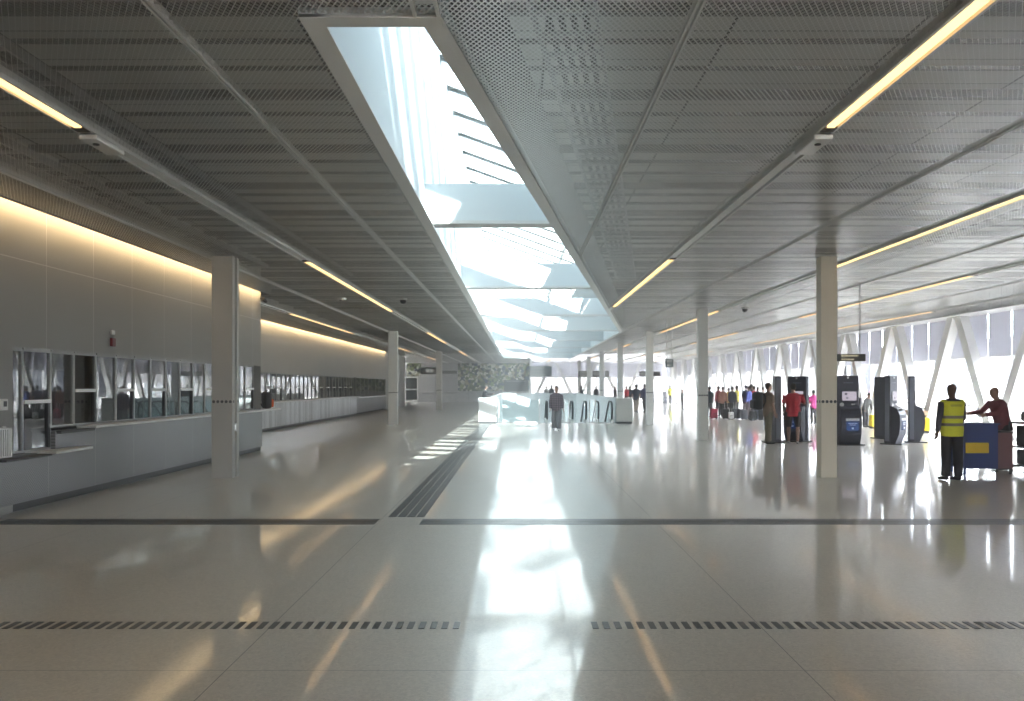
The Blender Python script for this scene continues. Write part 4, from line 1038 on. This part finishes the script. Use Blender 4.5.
suitcase('blue-grey suitcase right of the crimson top', at(758, 420.5), .2, cloth((.12, .14, .2)), 0.86)
suitcase('black suitcase at the right end of the queue', at(762, 420.8), -.3, 'black', 0.86)
backpack('dark backpack lying on the floor before the queue', at(752.5, 420.8), .5, 'black', s=1.1)

# --- by the window behind the kiosks
person('person in pink with black hair between the kiosk and the near column', at(813.5, 424), PI, 1.52, (.72, .08, .35), (.05, .05, .05), (.015, .012, .01), 'tan', 'short', vox=.02, detail=False)
person('dark clothed person bending over bags behind the camera-facing kiosk', (13.9, 35.0, 0), -.6, 1.55, (.03, .03, .035), (.03, .03, .035), (.015, .012, .01), 'tan', vox=.02, detail=False, lean=.5, armL=((.1, -.5, -.8), (0, -.6, -.8)), armR=((-.1, -.5, -.8), (0, -.6, -.8)))
person('person in black stooping beside the yellow barrier', (14.35, 35.3, 0), .4, 1.45, (.05, .045, .05), (.03, .03, .03), (.02, .015, .01), 'tan', vox=.02, detail=False, lean=.35)
def barrier(loc, rotz, L, l):
    t = thing('floor_barrier', l, 'barrier', loc, rotz, 'yellow barriers by the windows')
    MB().rbox(-L / 2, L / 2, -.12, .12, .08, .55, .04).build('body', 'yellow', t); MB().box(-L / 2 + .02, L / 2 - .02, -.10, .10, 0, .08).build('base', 'dark', t)
barrier((14.55, 34.2, 0), 0.1, .95, 'yellow floor barrier below the stooping people'); barrier((12.95, 35.5, 0), .1, .6, 'yellow floor barrier glimpsed beside the red shirt kiosk'); barrier((14.75, 30.9, 0), 1.2, .7, 'yellow floor barrier right of the slim kiosk')
t = thing('bench', 'low brown bench by the window right of the kiosks', 'bench', (14.6, 32.0, 0), PI / 2)
MB().rbox(-1.1, 1.1, -.25, .25, .62, .80, .03).build('seat', 'brown', t)
for x in (-1, 1): MB().box(x - .04, x + .04, -.2, .2, 0, .62).build('leg', 'dark', t)

# ------------------------------------------------------------------ outside
b = MB(); b.quad((XR + .2, -60, -.06), (200, -60, -.06), (200, 260, -.06), (XR + .2, 260, -.06)); b.quad((-60, -60, -.06), (XR + .2, -60, -.06), (XR + .2, Y0 - .25, -.06), (-60, Y0 - .25, -.06)); b.quad((-60, Y1 + .2, -.06), (XR + .2, Y1 + .2, -.06), (XR + .2, 260, -.06), (-60, 260, -.06))
tag(b.build('ground_outside', 'concrete'), 'pale paved ground outside the windows', 'ground', kind='structure')
t = thing('warehouse_building', 'long low building seen through the right window wall', 'building', (52, 60, 0))
MB().box(0, 12, -90, 260, -.06, 6.5).build('wall', 'bwall', t); MB().box(-.6, 12.6, -90.5, 260.5, 6.5, 6.9).build('roof', 'van', t)
for k in range(22): MB().box(-.06, .02, -84 + k * 8, -80 + k * 8, 2.2, 4.0).build('window', 'bwin', t)
t = thing('warehouse_building', 'low building added beyond the far end glazing to dim the sky', 'building', (10, 135, 0))  # added building, blocks the bright sky behind the far glazing
MB().box(-40, 41, 0, 12, -.06, 7.5).build('wall', plain('outdoor_dark_facade', (.035, .036, .04), .6, spec=.2), t); MB().box(-40.5, 41.5, -.6, 12.6, 7.5, 7.9).build('roof', 'van', t)
for k in range(9): MB().box(-36 + k * 8, -32 + k * 8, -.06, .02, 2.2, 4.0).build('window', 'bwin', t)
def van(x, y, r, l):
    t = thing('parked_van', l, 'van', (x, y, -.06), r, 'vans outside')
    MB().prism([(-2.5, .35), (2.4, .35), (2.5, .9), (2.3, 1.15), (1.6, 1.95), (1.2, 2.05), (-2.45, 2.05)], -.95, .95).build('body', 'van', t)
    MB().prism([(1.3, 1.25), (2.1, 1.2), (1.55, 1.9), (1.3, 1.9)], -.96, .96).build('side_window', 'bwin', t); MB().prism([(2.25, 1.2), (2.27, 1.24), (1.68, 1.93), (1.62, 1.93)], -.85, .85).build('windscreen', 'bwin', t)
    for xx in (-.85, .85):
        for yy in (-1.6, 1.6): MB().cyl((xx - .12, yy, .34), (xx + .12, yy, .34), .34, 18).build('wheel', 'rubber', t)
van(27, 46, .3, 'white van parked outside behind the men at the blue desk'); van(29, 60, 2.9, 'white van parked outside behind the slim kiosk'); van(26, 92, .2, 'white van parked far outside the window wall')

# ------------------------------------------------------------------ light
m, nt, out = new_mat('glare_haze')  # scatter volume added to lift the distance, standing in for lens glare
vs_ = N(nt, 'ShaderNodeVolumeScatter', ins={'Color': (.95, .97, 1.0, 1), 'Density': .0065})
nt.links.new(vs_.outputs[0], out.inputs['Volume']); MAT['haze'] = m
tag(MB().box(-9.3, XR - .9, -3, Y1 - 1.2, .02, HC - .08).build('haze', 'haze'), 'thin haze added to lighten the far hall like lens glare', 'haze', kind='structure')
w = bpy.data.worlds.new('sky'); scene.world = w; w.use_nodes = True
nt = w.node_tree; nt.nodes.clear()
wo = nt.nodes.new('ShaderNodeOutputWorld'); bg = nt.nodes.new('ShaderNodeBackground'); bg.inputs[0].default_value = (.86, .93, 1.0, 1); bg.inputs[1].default_value = 9.0
nt.links.new(bg.outputs[0], wo.inputs[0])
sun = bpy.data.lights.new('sun', 'SUN'); sun.energy = 54.0; sun.angle = math.radians(.8); sun.color = (1, .97, .92)
so = bpy.data.objects.new('sun', sun); COL.objects.link(so)
so.rotation_euler = Vector((-.30, 1.4, -1)).to_track_quat('-Z', 'Y').to_euler()
def portal(loc, rot, sx, sy):
    l = bpy.data.lights.new('portal', 'AREA'); l.shape = 'RECTANGLE'; l.size = sx; l.size_y = sy; l.cycles.is_portal = True
    o = bpy.data.objects.new('portal', l); COL.objects.link(o); o.location = loc; o.rotation_euler = rot
portal((XR + .35, (YWIN + Y1) / 2, 2.05), (0, PI / 2, 0), 4.1, Y1 - YWIN)
portal((8.25, Y0 - .35, 1.6), (PI / 2, 0, 0), 10.5, 3.2)
portal((.7, 39, 7.6), (0, .345, 0), 4.8, 69)
portal((8.4, Y1 + .3, 2.1), (-PI / 2, 0, 0), 14.4, 4.2)

# ------------------------------------------------------------------ camera and colour
cam = bpy.data.cameras.new('camera'); co = bpy.data.objects.new('camera', cam); COL.objects.link(co)
cam.sensor_width = 36; cam.lens = 853 / 1024 * 36; cam.shift_x = -6.5 / 1024; cam.shift_y = 35.5 / 1024; cam.clip_end = 600
co.location = (0, 0, 1.7); co.rotation_euler = (PI / 2, 0, 0)
scene.camera = co
vs = scene.view_settings; vs.view_transform = 'Standard'; vs.look = 'None'; vs.gamma = 1; vs.use_curve_mapping = False; vs.exposure = 1.5
cy = scene.cycles
cy.max_bounces = 10; cy.diffuse_bounces = 5; cy.glossy_bounces = 5; cy.transparent_max_bounces = 32; cy.transmission_bounces = 8
cy.caustics_reflective = False; cy.caustics_refractive = False; cy.sample_clamp_indirect = 8; cy.use_denoising = True
